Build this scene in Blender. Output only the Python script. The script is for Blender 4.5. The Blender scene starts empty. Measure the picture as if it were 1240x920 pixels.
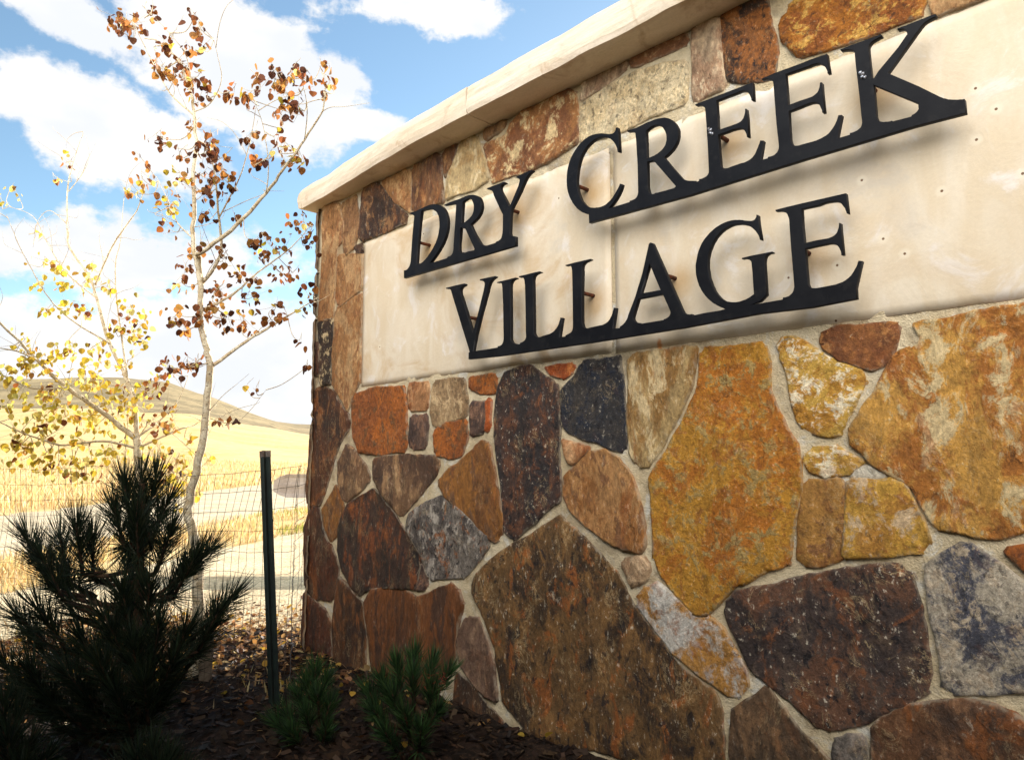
import bpy, bmesh, math, random
import numpy as np
from mathutils import Vector, Matrix, noise, geometry

scene = bpy.context.scene
R = math.radians
rng = random.Random(7)

# ------------------------------------------------------------------ camera
FOC, CX, CY, EYE = 869.0, 620.0, 460.0, 1.2
PITCH = math.atan(99 / 869.0)
cam_d = bpy.data.cameras.new("camera")
cam_d.sensor_width = 36.0
cam_d.lens = 36.0 * FOC / 1240.0
cam_d.clip_start, cam_d.clip_end = 0.05, 6000
cam = bpy.data.objects.new("camera", cam_d)
scene.collection.objects.link(cam)
cam.location = (0, 0, EYE)
cam.rotation_euler = (math.pi / 2 + PITCH, 0, 0)
scene.camera = cam

# ------------------------------------------------------------------ light
SUN_EL, SUN_AZ = R(19.5), R(24)          # azimuth measured from +Y towards +X
EXPOSURE = 1.45
scene.view_settings.view_transform = 'Standard'
scene.view_settings.look = 'None'
scene.view_settings.gamma = 1
scene.view_settings.use_curve_mapping = False
scene.view_settings.exposure = EXPOSURE
sun_d = bpy.data.lights.new("sun", 'SUN')
sun_d.energy, sun_d.angle, sun_d.color = 4.6, R(0.53), (1.0, 0.93, 0.84)
sun = bpy.data.objects.new("sun", sun_d)
scene.collection.objects.link(sun)
to_sun = Vector((math.sin(SUN_AZ) * math.cos(SUN_EL), math.cos(SUN_AZ) * math.cos(SUN_EL), math.sin(SUN_EL)))
sun.rotation_euler = to_sun.to_track_quat('Z', 'Y').to_euler()

# ------------------------------------------------------------------ sky with clouds
class NT:
    """small helper for building node trees"""
    def __init__(s, tree):
        s.t = tree; s.n = tree.nodes; s.l = tree.links
    def new(s, typ, **kw):
        nd = s.n.new(typ)
        for k, v in kw.items(): setattr(nd, k, v)
        return nd
    def put(s, sock, v):
        if hasattr(v, 'is_output') or isinstance(v, bpy.types.NodeSocket): s.l.new(v, sock)
        else: sock.default_value = v
    def m(s, op, a, b=0.0, c=0.0, clamp=False):
        nd = s.new('ShaderNodeMath', operation=op, use_clamp=clamp)
        for i, v in enumerate((a, b, c)):
            s.put(nd.inputs[i], v)
        return nd.outputs[0]
    def vm(s, op, a, b=None, sc=None):
        nd = s.new('ShaderNodeVectorMath', operation=op)
        s.put(nd.inputs[0], a)
        if b is not None: s.put(nd.inputs[1], b)
        if sc is not None: s.put(nd.inputs['Scale'], sc)
        return nd.outputs['Value'] if op in ('DOT_PRODUCT', 'DISTANCE', 'LENGTH') else nd.outputs['Vector']
    def noise(s, vec, scale, detail=4, rough=0.55, dist=0.0):
        nd = s.new('ShaderNodeTexNoise')
        s.put(nd.inputs['Vector'], vec); nd.inputs['Scale'].default_value = scale
        nd.inputs['Detail'].default_value = detail; nd.inputs['Roughness'].default_value = rough
        nd.inputs['Distortion'].default_value = dist
        return nd.outputs['Fac']
    def ramp(s, v, lo, hi, a=0.0, b=1.0, smooth=True):
        nd = s.new('ShaderNodeMapRange', interpolation_type='SMOOTHSTEP' if smooth else 'LINEAR')
        s.put(nd.inputs['Value'], v)
        for k, x in (('From Min', lo), ('From Max', hi), ('To Min', a), ('To Max', b)): s.put(nd.inputs[k], x)
        return nd.outputs['Result']
    def mix(s, f, a, b, mode='MIX'):
        nd = s.new('ShaderNodeMix', data_type='RGBA', blend_type=mode)
        s.put(nd.inputs['Factor'], f)
        for i, v in ((6, a), (7, b)):
            if isinstance(v, tuple) and len(v) == 3: v = v + (1,)
            s.put(nd.inputs[i], v)
        return nd.outputs[2]
    def sep(s, v):
        nd = s.new('ShaderNodeSeparateXYZ'); s.put(nd.inputs[0], v); return nd.outputs
    def comb(s, x, y, z):
        nd = s.new('ShaderNodeCombineXYZ')
        for i, v in enumerate((x, y, z)): s.put(nd.inputs[i], v)
        return nd.outputs[0]
    def mapping(s, v, loc=(0, 0, 0), rot=(0, 0, 0), sc=(1, 1, 1)):
        nd = s.new('ShaderNodeMapping'); s.put(nd.inputs['Vector'], v)
        nd.inputs['Location'].default_value = loc; nd.inputs['Rotation'].default_value = rot
        nd.inputs['Scale'].default_value = sc
        return nd.outputs[0]

def lin(c):
    return tuple(((v / 255) / 12.92 if v / 255 <= 0.04045 else ((v / 255 + 0.055) / 1.055) ** 2.4) for v in c)

world = bpy.data.worlds.new("World")
scene.world = world
world.use_nodes = True
world.node_tree.nodes.clear()
w = NT(world.node_tree)
SKY_STRENGTH = 0.085
CLOUD_FRONT, KEY_CLOUD = 0.40, 2.5
sky = w.new('ShaderNodeTexSky', sky_type='NISHITA', sun_disc=False, sun_elevation=SUN_EL, sun_rotation=SUN_AZ,
            altitude=1800, air_density=1.0, dust_density=0.6, ozone_density=0.4)
skyc = w.vm('MULTIPLY', sky.outputs[0], (SKY_STRENGTH * 0.92, SKY_STRENGTH * 1.03, SKY_STRENGTH * 0.98))
tc = w.new('ShaderNodeTexCoord').outputs['Generated']
dx, dy, dz = w.sep(tc)
ysafe = w.m('MAXIMUM', dy, 0.05)
ca, cb = w.m('DIVIDE', dx, ysafe), w.m('DIVIDE', dz, ysafe)
warp = w.noise(tc, 7.0, 6, 0.6)
warp2 = w.noise(w.mapping(tc, loc=(3, 1, 7), sc=(1, 1, 1.6)), 22.0, 6, 0.65)
wv = w.m('ADD', w.m('MULTIPLY', w.m('SUBTRACT', warp, 0.5), 1.9), w.m('MULTIPLY', w.m('SUBTRACT', warp2, 0.5), 0.9))
# clouds: heading (right of +Y), height above the horizon, half sizes, tilt, softness weight
CLOUDS = [(-0.40, 0.575, 0.22, 0.105, -27, 1.0), (-0.33, 0.53, 0.13, 0.06, -38, 1.0), (-0.62, 0.50, 0.19, 0.075, -22, 1.0),
          (-0.66, 0.66, 0.15, 0.04, -30, 0.9), (-0.15, 0.675, 0.17, 0.04, -4, 0.6), (-0.07, 0.645, 0.06, 0.022, 12, 0.5), (-0.21, 0.49, 0.07, 0.028, -10, 0.8),
          (-0.62, 0.29, 0.40, 0.055, -4, 0.55), (-0.50, 0.13, 0.60, 0.12, 0, 0.95), (-0.40, 0.02, 0.9, 0.08, 0, 1.0)]
best = None
for (x, y, rx, ry, rot, wt) in CLOUDS:
    c, s_ = math.cos(R(rot)), math.sin(R(rot))
    ux, uy = w.m('SUBTRACT', ca, x), w.m('SUBTRACT', cb, y)
    px = w.m('DIVIDE', w.m('ADD', w.m('MULTIPLY', ux, c), w.m('MULTIPLY', uy, s_)), rx)
    py = w.m('DIVIDE', w.m('SUBTRACT', w.m('MULTIPLY', uy, c), w.m('MULTIPLY', ux, s_)), ry)
    q = w.m('SQRT', w.m('ADD', w.m('MULTIPLY', px, px), w.m('MULTIPLY', py, py)))
    v = w.m('MULTIPLY', w.m('SUBTRACT', 1.15, q), wt)
    best = v if best is None else w.m('MAXIMUM', best, v)
mask_f = w.ramp(w.m('ADD', w.m('MAXIMUM', best, -1.0), wv), 0.0, 0.30)
mask_f = w.m('MULTIPLY', mask_f, w.ramp(dy, 0.05, 0.25))
shade = w.noise(w.mapping(tc, loc=(1, 4, 2), sc=(1, 1, 2)), 9.0, 4, 0.5)
ccol = w.mix(w.ramp(shade, 0.35, 0.7), (0.86, 0.89, 0.94), (1.0, 0.99, 0.97))
front = w.vm('SCALE', ccol, sc=CLOUD_FRONT)
# added unseen cloud bank behind the photographer, a key light for the wall
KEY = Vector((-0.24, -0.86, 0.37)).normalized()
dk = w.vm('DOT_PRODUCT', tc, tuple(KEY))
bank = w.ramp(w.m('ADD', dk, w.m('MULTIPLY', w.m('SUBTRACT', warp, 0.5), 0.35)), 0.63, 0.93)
back = w.vm('SCALE', w.mix(0.5, (1.0, 0.98, 0.95), (1.0, 0.96, 0.90)), sc=KEY_CLOUD)
col = w.mix(mask_f, skyc, front)
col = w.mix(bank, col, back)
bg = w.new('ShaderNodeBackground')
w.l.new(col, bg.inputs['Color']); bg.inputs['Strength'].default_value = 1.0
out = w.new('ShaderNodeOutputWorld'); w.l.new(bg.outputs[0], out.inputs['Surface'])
world.cycles.sampling_method = 'MANUAL'
world.cycles.sample_map_resolution = 1024

# ------------------------------------------------------------------ helpers
COL = scene.collection
_rt = Vector((1, 0, 0)); _up = Vector((0, -math.sin(PITCH), math.cos(PITCH))); _fw = Vector((0, math.cos(PITCH), math.sin(PITCH)))
def at(x, y, Y):
    """the place that appears at (x, y) of the photograph, Y metres ahead of the photographer"""
    d = _rt * ((x - CX) / FOC) + _up * ((CY - y) / FOC) + _fw
    return Vector((0, 0, EYE)) + d * (Y / d.y)
def foot(x, y):
    d = _rt * ((x - CX) / FOC) + _up * ((CY - y) / FOC) + _fw
    return Vector((0, 0, EYE)) + d * (-EYE / d.z)

def link(o, parent=None):
    COL.objects.link(o)
    if parent is not None: o.parent = parent
    return o
def tag(o, label=None, cat=None, group=None, kind=None):
    for k, v in (('label', label), ('category', cat), ('group', group), ('kind', kind)):
        if v: o[k] = v
    return o
def empty(name, loc, rz=0.0):
    o = bpy.data.objects.new(name, None); o.location = loc; o.rotation_euler.z = rz
    o.empty_display_size = 0.2
    return link(o)
def meshobj(name, verts, faces, mat=None, parent=None, smooth=False, attrs=None):
    me = bpy.data.meshes.new(name)
    me.from_pydata([tuple(v) for v in verts], [], faces)
    if attrs:
        for an, vals in attrs.items():
            at_ = me.color_attributes.new(an, 'FLOAT_COLOR', 'POINT')
            at_.data.foreach_set('color', np.array(vals, dtype=np.float32).ravel())
    if smooth: me.polygons.foreach_set('use_smooth', [True] * len(me.polygons))
    if mat: me.materials.append(mat)
    me.update()
    return link(bpy.data.objects.new(name, me), parent)
class MB:
    """collects shapes for ONE mesh"""
    def __init__(s): s.v = []; s.f = []; s.c = []
    def add(s, verts, faces, col=None):
        b = len(s.v); s.v += [tuple(v) for v in verts]; s.f += [tuple(b + i for i in f) for f in faces]
        if col is not None: s.c += [tuple(col) + (1,)] * len(verts)
    def box(s, lo, hi, M=None):
        v = [Vector((x, y, z)) for z in (lo[2], hi[2]) for y in (lo[1], hi[1]) for x in (lo[0], hi[0])]
        if M: v = [M @ q for q in v]
        s.add(v, [(0, 2, 3, 1), (4, 5, 7, 6), (0, 1, 5, 4), (2, 6, 7, 3), (0, 4, 6, 2), (1, 3, 7, 5)])
    def tube(s, pts, rad, n=6, cap=True):
        pts = [Vector(p) for p in pts]
        if not hasattr(rad, '__len__'): rad = [rad] * len(pts)
        rings = []; ref = Vector((0.31, 0.77, 0.55))
        for i, p in enumerate(pts):
            t = (pts[min(i + 1, len(pts) - 1)] - pts[max(i - 1, 0)])
            t = t.normalized() if t.length > 1e-9 else Vector((0, 0, 1))
            a = t.cross(ref)
            if a.length < 1e-3: a = t.cross(Vector((1, 0, 0)))
            a.normalize(); b = t.cross(a)
            rings.append([p + (a * math.cos(2 * math.pi * k / n) + b * math.sin(2 * math.pi * k / n)) * rad[i] for k in range(n)])
        vs = [q for r in rings for q in r]; fs = []
        for i in range(len(pts) - 1):
            for k in range(n):
                fs.append((i * n + k, i * n + (k + 1) % n, (i + 1) * n + (k + 1) % n, (i + 1) * n + k))
        if cap:
            fs.append(tuple(range(n - 1, -1, -1))); fs.append(tuple((len(pts) - 1) * n + k for k in range(n)))
        s.add(vs, fs)
    def build(s, name, mat, parent=None, smooth=False):
        return meshobj(name, s.v, s.f, mat, parent, smooth, {'tint': s.c} if s.c else None)

def smoothline(pts, k=4):
    """Catmull-Rom through 3-D points"""
    pts = [Vector(p) for p in pts]; out = []
    for i in range(len(pts) - 1):
        p0, p1, p2, p3 = pts[max(i - 1, 0)], pts[i], pts[i + 1], pts[min(i + 2, len(pts) - 1)]
        for j in range(k):
            t = j / k
            out.append(0.5 * ((2 * p1) + (p2 - p0) * t + (2 * p0 - 5 * p1 + 4 * p2 - p3) * t * t + (3 * p1 - p0 - 3 * p2 + p3) * t ** 3))
    out.append(pts[-1]); return out

# ------------------------------------------------------------------ materials
def newmat(name):
    m = bpy.data.materials.new(name); m.use_nodes = True
    t = NT(m.node_tree); t.n.clear()
    o = t.new('ShaderNodeOutputMaterial'); p = t.new('ShaderNodeBsdfPrincipled')
    t.l.new(p.outputs[0], o.inputs['Surface'])
    p.inputs['Specular IOR Level'].default_value = 0.3
    return m, t, p, o
def bump(t, p, h, strength=0.4, dist=0.01):
    b = t.new('ShaderNodeBump'); b.inputs['Strength'].default_value = strength; b.inputs['Distance'].default_value = dist
    t.l.new(h, b.inputs['Height']); t.l.new(b.outputs[0], p.inputs['Normal'])
def objco(t): return t.new('ShaderNodeTexCoord').outputs['Object']

def simple(name, c1, c2, scale=8, rough=0.8, bs=0.3, bd=0.005, bscale=60, spec=0.3, metal=0.0, c3=None):
    m, t, p, o = newmat(name)
    co = objco(t)
    n1 = t.noise(co, scale, 5, 0.6, 0.3)
    c = t.mix(t.ramp(n1, 0.38, 0.62), c1, c2)
    if c3: c = t.mix(t.ramp(t.noise(co, scale * 4.3, 4, 0.6), 0.55, 0.68), c, c3)
    c = t.mix(1.0, c, t.mix(t.noise(co, bscale, 3, 0.6), (0.72,) * 3, (1.28,) * 3), 'MULTIPLY')
    t.l.new(c, p.inputs['Base Color']); p.inputs['Roughness'].default_value = rough
    p.inputs['Specular IOR Level'].default_value = spec; p.inputs['Metallic'].default_value = metal
    if bs: bump(t, p, t.noise(co, bscale, 5, 0.65), bs, bd)
    return m

def stone_material():
    m, t, p, o = newmat('fieldstone')
    A = lambda n: t.new('ShaderNodeVertexColor', layer_name=n).outputs['Color']
    c1, c2, c3, fx = A('c1'), A('c2'), A('c3'), A('fx')
    fr, fg, fb = t.sep(fx)            # white flecks, dark flecks, mortar smear near the edge
    sd, stretch, rust = t.sep(A('fy'))  # seed, vertical streaks, rust bloom
    co = objco(t)
    sx, sy, sz = t.sep(co)
    mag = t.new('ShaderNodeVertexColor', layer_name='fy').outputs['Alpha']       # size of the pattern
    chips = t.new('ShaderNodeVertexColor', layer_name='fx').outputs['Alpha']     # pale crusts
    vec = t.vm('ADD', t.vm('SCALE', t.comb(sx, sy, t.m('MULTIPLY', sz, stretch)), sc=mag), t.comb(t.m('MULTIPLY', sd, 37.0), 0.0, t.m('MULTIPLY', sd, 91.0)))
    n1 = t.noise(vec, 3.4, 7, 0.62, 0.8)
    n2 = t.noise(vec, 9.0, 8, 0.68, 0.5)
    n3 = t.noise(vec, 42.0, 5, 0.7)
    n4 = t.noise(vec, 20.0, 6, 0.66, 0.6)
    n5 = t.noise(vec, 130.0, 3, 0.7)
    ng = t.noise(t.vm('ADD', vec, (3.0, 0.0, 17.0)), 34.0, 7, 0.78, 0.4)
    rag = t.m('SUBTRACT', ng, 0.5)
    n1r = t.m('ADD', n1, t.m('MULTIPLY', rag, 0.45)); n2r = t.m('ADD', n2, t.m('MULTIPLY', rag, 0.4))
    c = t.mix(t.ramp(n1r, 0.44, 0.57), c1, c2)
    c = t.mix(t.ramp(n2r, 0.51, 0.60), c, c3)
    # broad dark weathering with ragged edges
    nd_ = t.noise(t.vm('ADD', vec, (23.0, 0.0, 2.0)), 4.2, 8, 0.68, 1.0)
    c = t.mix(t.m('MULTIPLY', t.ramp(t.m('ADD', nd_, t.m('MULTIPLY', rag, 0.35)), 0.55, 0.66), t.m('MULTIPLY', fg, 0.75)), c, lin((46, 38, 36)))
    n6 = t.noise(t.vm('ADD', vec, (11.0, 0.0, 5.0)), 6.5, 7, 0.64, 1.0)
    c = t.mix(t.m('MULTIPLY', t.ramp(t.m('ADD', n6, t.m('MULTIPLY', rag, 0.35)), 0.55, 0.64), rust), c, lin((152, 88, 40)))
    c = t.mix(t.m('MULTIPLY', t.ramp(n4, 0.56, 0.63), fg), c, lin((34, 30, 32)))
    c = t.mix(t.m('MULTIPLY', t.ramp(n3, 0.60, 0.67), fr), c, lin((206, 194, 172)))
    # pale mineral crusts and thin veins
    nc = t.noise(t.vm('ADD', vec, (41.0, 0.0, 29.0)), 7.5, 9, 0.72, 1.4)
    rid = t.m('ABSOLUTE', t.m('SUBTRACT', nc, 0.5))
    gate = t.ramp(t.noise(vec, 5.2, 3, 0.5), 0.52, 0.62)
    vein = t.m('MULTIPLY', t.ramp(rid, 0.003, 0.016, 1.0, 0.0), t.m('MULTIPLY', gate, t.m('ADD', 0.25, t.m('MULTIPLY', fr, 0.9))), clamp=True)
    c = t.mix(t.m('MULTIPLY', vein, 0.8), c, lin((196, 170, 126)))
    crust = t.m('MULTIPLY', t.ramp(t.m('ADD', nc, t.m('MULTIPLY', rag, 0.5)), 0.655, 0.70), chips, clamp=True)
    c = t.mix(crust, c, lin((204, 188, 158)))
    c = t.mix(1.0, c, t.mix(t.ramp(n2, 0.3, 0.7, smooth=False), (0.62,) * 3, (1.3,) * 3), 'MULTIPLY')
    c = t.mix(1.0, c, t.mix(t.ramp(n3, 0.25, 0.75, smooth=False), (0.55,) * 3, (1.42,) * 3), 'MULTIPLY')
    c = t.mix(1.0, c, t.mix(n5, (0.6,) * 3, (1.4,) * 3), 'MULTIPLY')
    smear = t.ramp(t.m('ADD', fb, t.m('MULTIPLY', t.m('SUBTRACT', n4, 0.5), 1.5)), 0.70, 1.05)
    c = t.mix(t.m('MULTIPLY', smear, 0.45), c, lin((178, 164, 140)))
    # fine dark cracks
    vo = t.new('ShaderNodeTexVoronoi', feature='DISTANCE_TO_EDGE')
    t.put(vo.inputs['Vector'], t.vm('ADD', vec, t.vm('SCALE', t.comb(n2, n4, n1), sc=0.25))); vo.inputs['Scale'].default_value = 5.0
    crack = t.m('MULTIPLY', t.ramp(vo.outputs['Distance'], 0.0, 0.02, 1.0, 0.0), t.ramp(n1, 0.5, 0.62))
    c = t.mix(t.m('MULTIPLY', crack, 0.6), c, lin((52, 36, 24)))
    t.l.new(c, p.inputs['Base Color'])
    t.l.new(t.ramp(n2, 0.3, 0.7, 0.55, 0.85), p.inputs['Roughness'])
    h = t.m('ADD', t.m('ADD', t.m('ADD', t.m('MULTIPLY', n2, 1.2), t.m('MULTIPLY', t.m('SNAP', t.m('ADD', nd_, t.m('MULTIPLY', rag, 0.06)), 0.055), 3.0)), t.m('MULTIPLY', n3, 0.35)), t.m('SUBTRACT', t.m('ADD', t.m('MULTIPLY', n5, 0.10), t.m('MULTIPLY', ng, 0.5)), t.m('SUBTRACT', t.m('MULTIPLY', crack, 0.3), t.m('MULTIPLY', crust, 0.25))))
    bump(t, p, h, 0.75, 0.022)
    return m
M_STONE = stone_material()
RUN = (2.70, 1.655)

def rust_run(t, c, x, z):
    """one orange rust run below the panel"""
    n = t.noise(t.comb(x, 0.0, z), 60, 3)
    dx_ = t.m('ADD', t.m('SUBTRACT', x, RUN[0]), t.m('MULTIPLY', t.m('SUBTRACT', n, 0.5), 0.02))
    d = t.m('SQRT', t.m('ADD', t.m('POWER', t.m('DIVIDE', dx_, 0.013), 2.0), t.m('POWER', t.m('DIVIDE', t.m('SUBTRACT', z, RUN[1]), 0.032), 2.0)))
    return t.mix(t.m('MULTIPLY', t.ramp(d, 0.4, 1.1, 1.0, 0.0), 0.75), c, lin((196, 116, 34)))
def mortar_material():
    m, t, p, o = newmat('mortar')
    co = objco(t)
    c = t.mix(t.ramp(t.noise(co, 3, 6, 0.6), 0.35, 0.65), lin((214, 198, 166)), lin((192, 172, 136)))
    c = t.mix(t.ramp(t.noise(co, 9, 6, 0.65, 0.5), 0.52, 0.66), c, lin((206, 200, 186)))
    c = t.mix(t.m('MULTIPLY', t.ramp(t.noise(co, 5, 6, 0.6, 0.4), 0.55, 0.68), 0.6), c, lin((132, 104, 70)))
    c = t.mix(t.m('MULTIPLY', t.ramp(t.noise(co, 2.1, 6, 0.7, 0.8), 0.54, 0.66), 0.5), c, lin((128, 112, 92)))
    sx, sy, sz = t.sep(co)
    c = rust_run(t, c, sx, sz)
    c = t.mix(1.0, c, t.mix(t.noise(co, 16, 6, 0.7), (0.7,) * 3, (1.3,) * 3), 'MULTIPLY')
    c = t.mix(1.0, c, t.mix(t.noise(co, 120, 4, 0.7), (0.7,) * 3, (1.28,) * 3), 'MULTIPLY')
    t.l.new(c, p.inputs['Base Color']); p.inputs['Roughness'].default_value = 0.92
    h = t.m('ADD', t.noise(co, 24, 6, 0.7), t.m('MULTIPLY', t.noise(co, 180, 3, 0.6), 0.4))
    bump(t, p, h, 0.9, 0.016)
    return m
M_MORTAR = mortar_material()

def panel_material(studs, holes):
    m, t, p, o = newmat('cream_limestone')
    co = objco(t)
    x, y, z = t.sep(co)
    pos = t.comb(x, 0.0, z)
    streak = t.noise(t.comb(t.m('MULTIPLY', x, 3.2), 0.0, t.m('MULTIPLY', z, 1.1)), 2.2, 6, 0.6, 0.6)
    c = t.mix(t.ramp(streak, 0.36, 0.66), lin((216, 202, 180)), lin((209, 191, 163)))
    blot = t.noise(pos, 5.5, 7, 0.66, 0.9)
    c = t.mix(t.ramp(blot, 0.52, 0.66), c, lin((220, 210, 198)))
    tanb = t.noise(t.vm('ADD', pos, (7.0, 0, 2.0)), 3.0, 7, 0.62, 1.2)
    # the left slab is the yellower of the two
    left = t.ramp(x, 2.3, 2.6, 1.0, 0.3)
    c = t.mix(t.m('MULTIPLY', t.ramp(tanb, 0.46, 0.66), t.m('MULTIPLY', left, 0.6)), c, lin((190, 158, 116)))
    grey = t.noise(t.vm('ADD', pos, (2.0, 0, 9.0)), 2.4, 6, 0.6, 0.8)
    c = t.mix(t.m('MULTIPLY', t.ramp(grey, 0.56, 0.7), 0.45), c, lin((186, 178, 168)))
    stain = None
    wob = t.vm('ADD', pos, t.vm('SCALE', t.comb(t.noise(pos, 14, 4), 0.0, t.noise(t.vm('ADD', pos, (5, 0, 5)), 14, 4)), sc=0.05))
    for (u, v) in studs:
        d = t.vm('DISTANCE', wob, (u + 0.03, 0.0, v + 0.005))
        k = t.ramp(d, 0.0, 0.11, 1.0, 0.0)
        stain = k if stain is None else t.m('MAXIMUM', stain, k)
    c = t.mix(t.m('MULTIPLY', stain, 0.55), c, lin((172, 128, 62)))
    ring = None; dark = None
    for (u, v) in holes:
        d = t.vm('DISTANCE', pos, (u, 0.0, v))
        k = t.ramp(d, 0.010, 0.022, 1.0, 0.0); ring = k if ring is None else t.m('MAXIMUM', ring, k)
        k = t.ramp(d, 0.0032, 0.0048, 1.0, 0.0); dark = k if dark is None else t.m('MAXIMUM', dark, k)
    c = t.mix(t.m('MULTIPLY', ring, 0.5), c, lin((226, 214, 192)))
    c = t.mix(t.m('MULTIPLY', dark, 0.9), c, lin((96, 58, 24)))
    c = rust_run(t, c, x, z)
    c = t.mix(1.0, c, t.mix(t.noise(pos, 90, 4, 0.7), (0.9,) * 3, (1.08,) * 3), 'MULTIPLY')
    t.l.new(c, p.inputs['Base Color']); p.inputs['Roughness'].default_value = 0.75
    h = t.m('ADD', t.m('MULTIPLY', blot, 0.8), t.m('SUBTRACT', t.m('MULTIPLY', t.noise(pos, 60, 4, 0.7), 0.15), t.m('MULTIPLY', dark, 0.6)))
    bump(t, p, h, 0.3, 0.012)
    return m
def cap_material():
    m, t, p, o = newmat('buff_sandstone')
    co = objco(t)
    st = t.mapping(co, sc=(0.6, 2.0, 5.0))
    c = t.mix(t.ramp(t.noise(st, 3.5, 6, 0.6, 0.4), 0.38, 0.62), lin((222, 206, 186)), lin((210, 192, 168)))
    c = t.mix(t.m('MULTIPLY', t.ramp(t.noise(co, 5, 6, 0.65, 0.6), 0.54, 0.68), 0.6), c, lin((172, 142, 110)))
    c = t.mix(1.0, c, t.mix(t.noise(co, 110, 4, 0.7), (0.82,) * 3, (1.16,) * 3), 'MULTIPLY')
    t.l.new(c, p.inputs['Base Color']); p.inputs['Roughness'].default_value = 0.85
    bump(t, p, t.m('ADD', t.noise(st, 14, 7, 0.7), t.m('MULTIPLY', t.noise(co, 90, 3), 0.25)), 0.4, 0.010)
    return m
M_CAP = cap_material()
M_LETTER = simple('black_painted_steel', lin((14, 14, 18)), lin((22, 22, 25)), 9, 0.5, 0.12, 0.002, 220, 0.16, 0.0, lin((27, 26, 27)))
M_RUST = simple('rusty_steel', lin((96, 48, 24)), lin((62, 32, 20)), 40, 0.85, 0.4, 0.002, 200)
M_WELD = simple('bare_weld', lin((190, 195, 205)), lin((90, 82, 80)), 90, 0.4, 0.5, 0.002, 200, 0.5, 0.6)

def leaf_material(name, trans=0.45):
    m, t, p, o = newmat(name)
    tint = t.new('ShaderNodeVertexColor', layer_name='tint').outputs['Color']
    co = objco(t)
    c = t.mix(1.0, tint, t.mix(t.noise(co, 60, 3, 0.6), (0.65,) * 3, (1.3,) * 3), 'MULTIPLY')
    t.l.new(c, p.inputs['Base Color']); p.inputs['Roughness'].default_value = 0.6
    tr = t.new('ShaderNodeBsdfTranslucent'); t.l.new(c, tr.inputs['Color'])
    mx = t.new('ShaderNodeMixShader'); mx.inputs[0].default_value = trans
    t.l.new(p.outputs[0], mx.inputs[1]); t.l.new(tr.outputs[0], mx.inputs[2]); t.l.new(mx.outputs[0], o.inputs['Surface'])
    return m
M_LEAF = leaf_material('aspen_leaf', 0.5)
M_NEEDLE = leaf_material('pine_needle', 0.2)
M_DRYGRASS = leaf_material('dry_grass_blade', 0.4)
M_BARK = simple('aspen_bark', lin((224, 210, 182)), lin((196, 174, 138)), 22, 0.85, 0.5, 0.004, 120, 0.2, 0.0, lin((92, 70, 50)))
M_TWIG = simple('twig_bark', lin((150, 128, 100)), lin((112, 86, 60)), 30, 0.85, 0.3, 0.002, 160)
M_PINEBARK = simple('pine_bark', lin((84, 58, 40)), lin((50, 38, 30)), 30, 0.9, 0.6, 0.006, 120)
M_POST = simple('green_painted_steel', lin((30, 42, 36)), lin((22, 30, 28)), 20, 0.55, 0.15, 0.002, 150, 0.4)
M_POSTTOP = simple('worn_steel', lin((120, 112, 104)), lin((84, 66, 54)), 40, 0.6, 0.2, 0.002, 200, 0.4)
M_WIRE = simple('wire', lin((70, 60, 50)), lin((50, 42, 36)), 40, 0.6, 0, 0, 100, 0.4)
M_GALV = simple('weathered_guardrail_steel', lin((150, 138, 126)), lin((128, 116, 106)), 4, 0.6, 0.1, 0.002, 60, 0.3)
M_WOOD = simple('weathered_wood', lin((128, 112, 94)), lin((92, 78, 64)), 18, 0.9, 0.5, 0.005, 90)
M_MULCH = simple('bark_mulch', lin((52, 38, 28)), lin((34, 26, 20)), 14, 0.95, 0.9, 0.03, 45, 0.15, 0.0, lin((78, 58, 42)))

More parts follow.
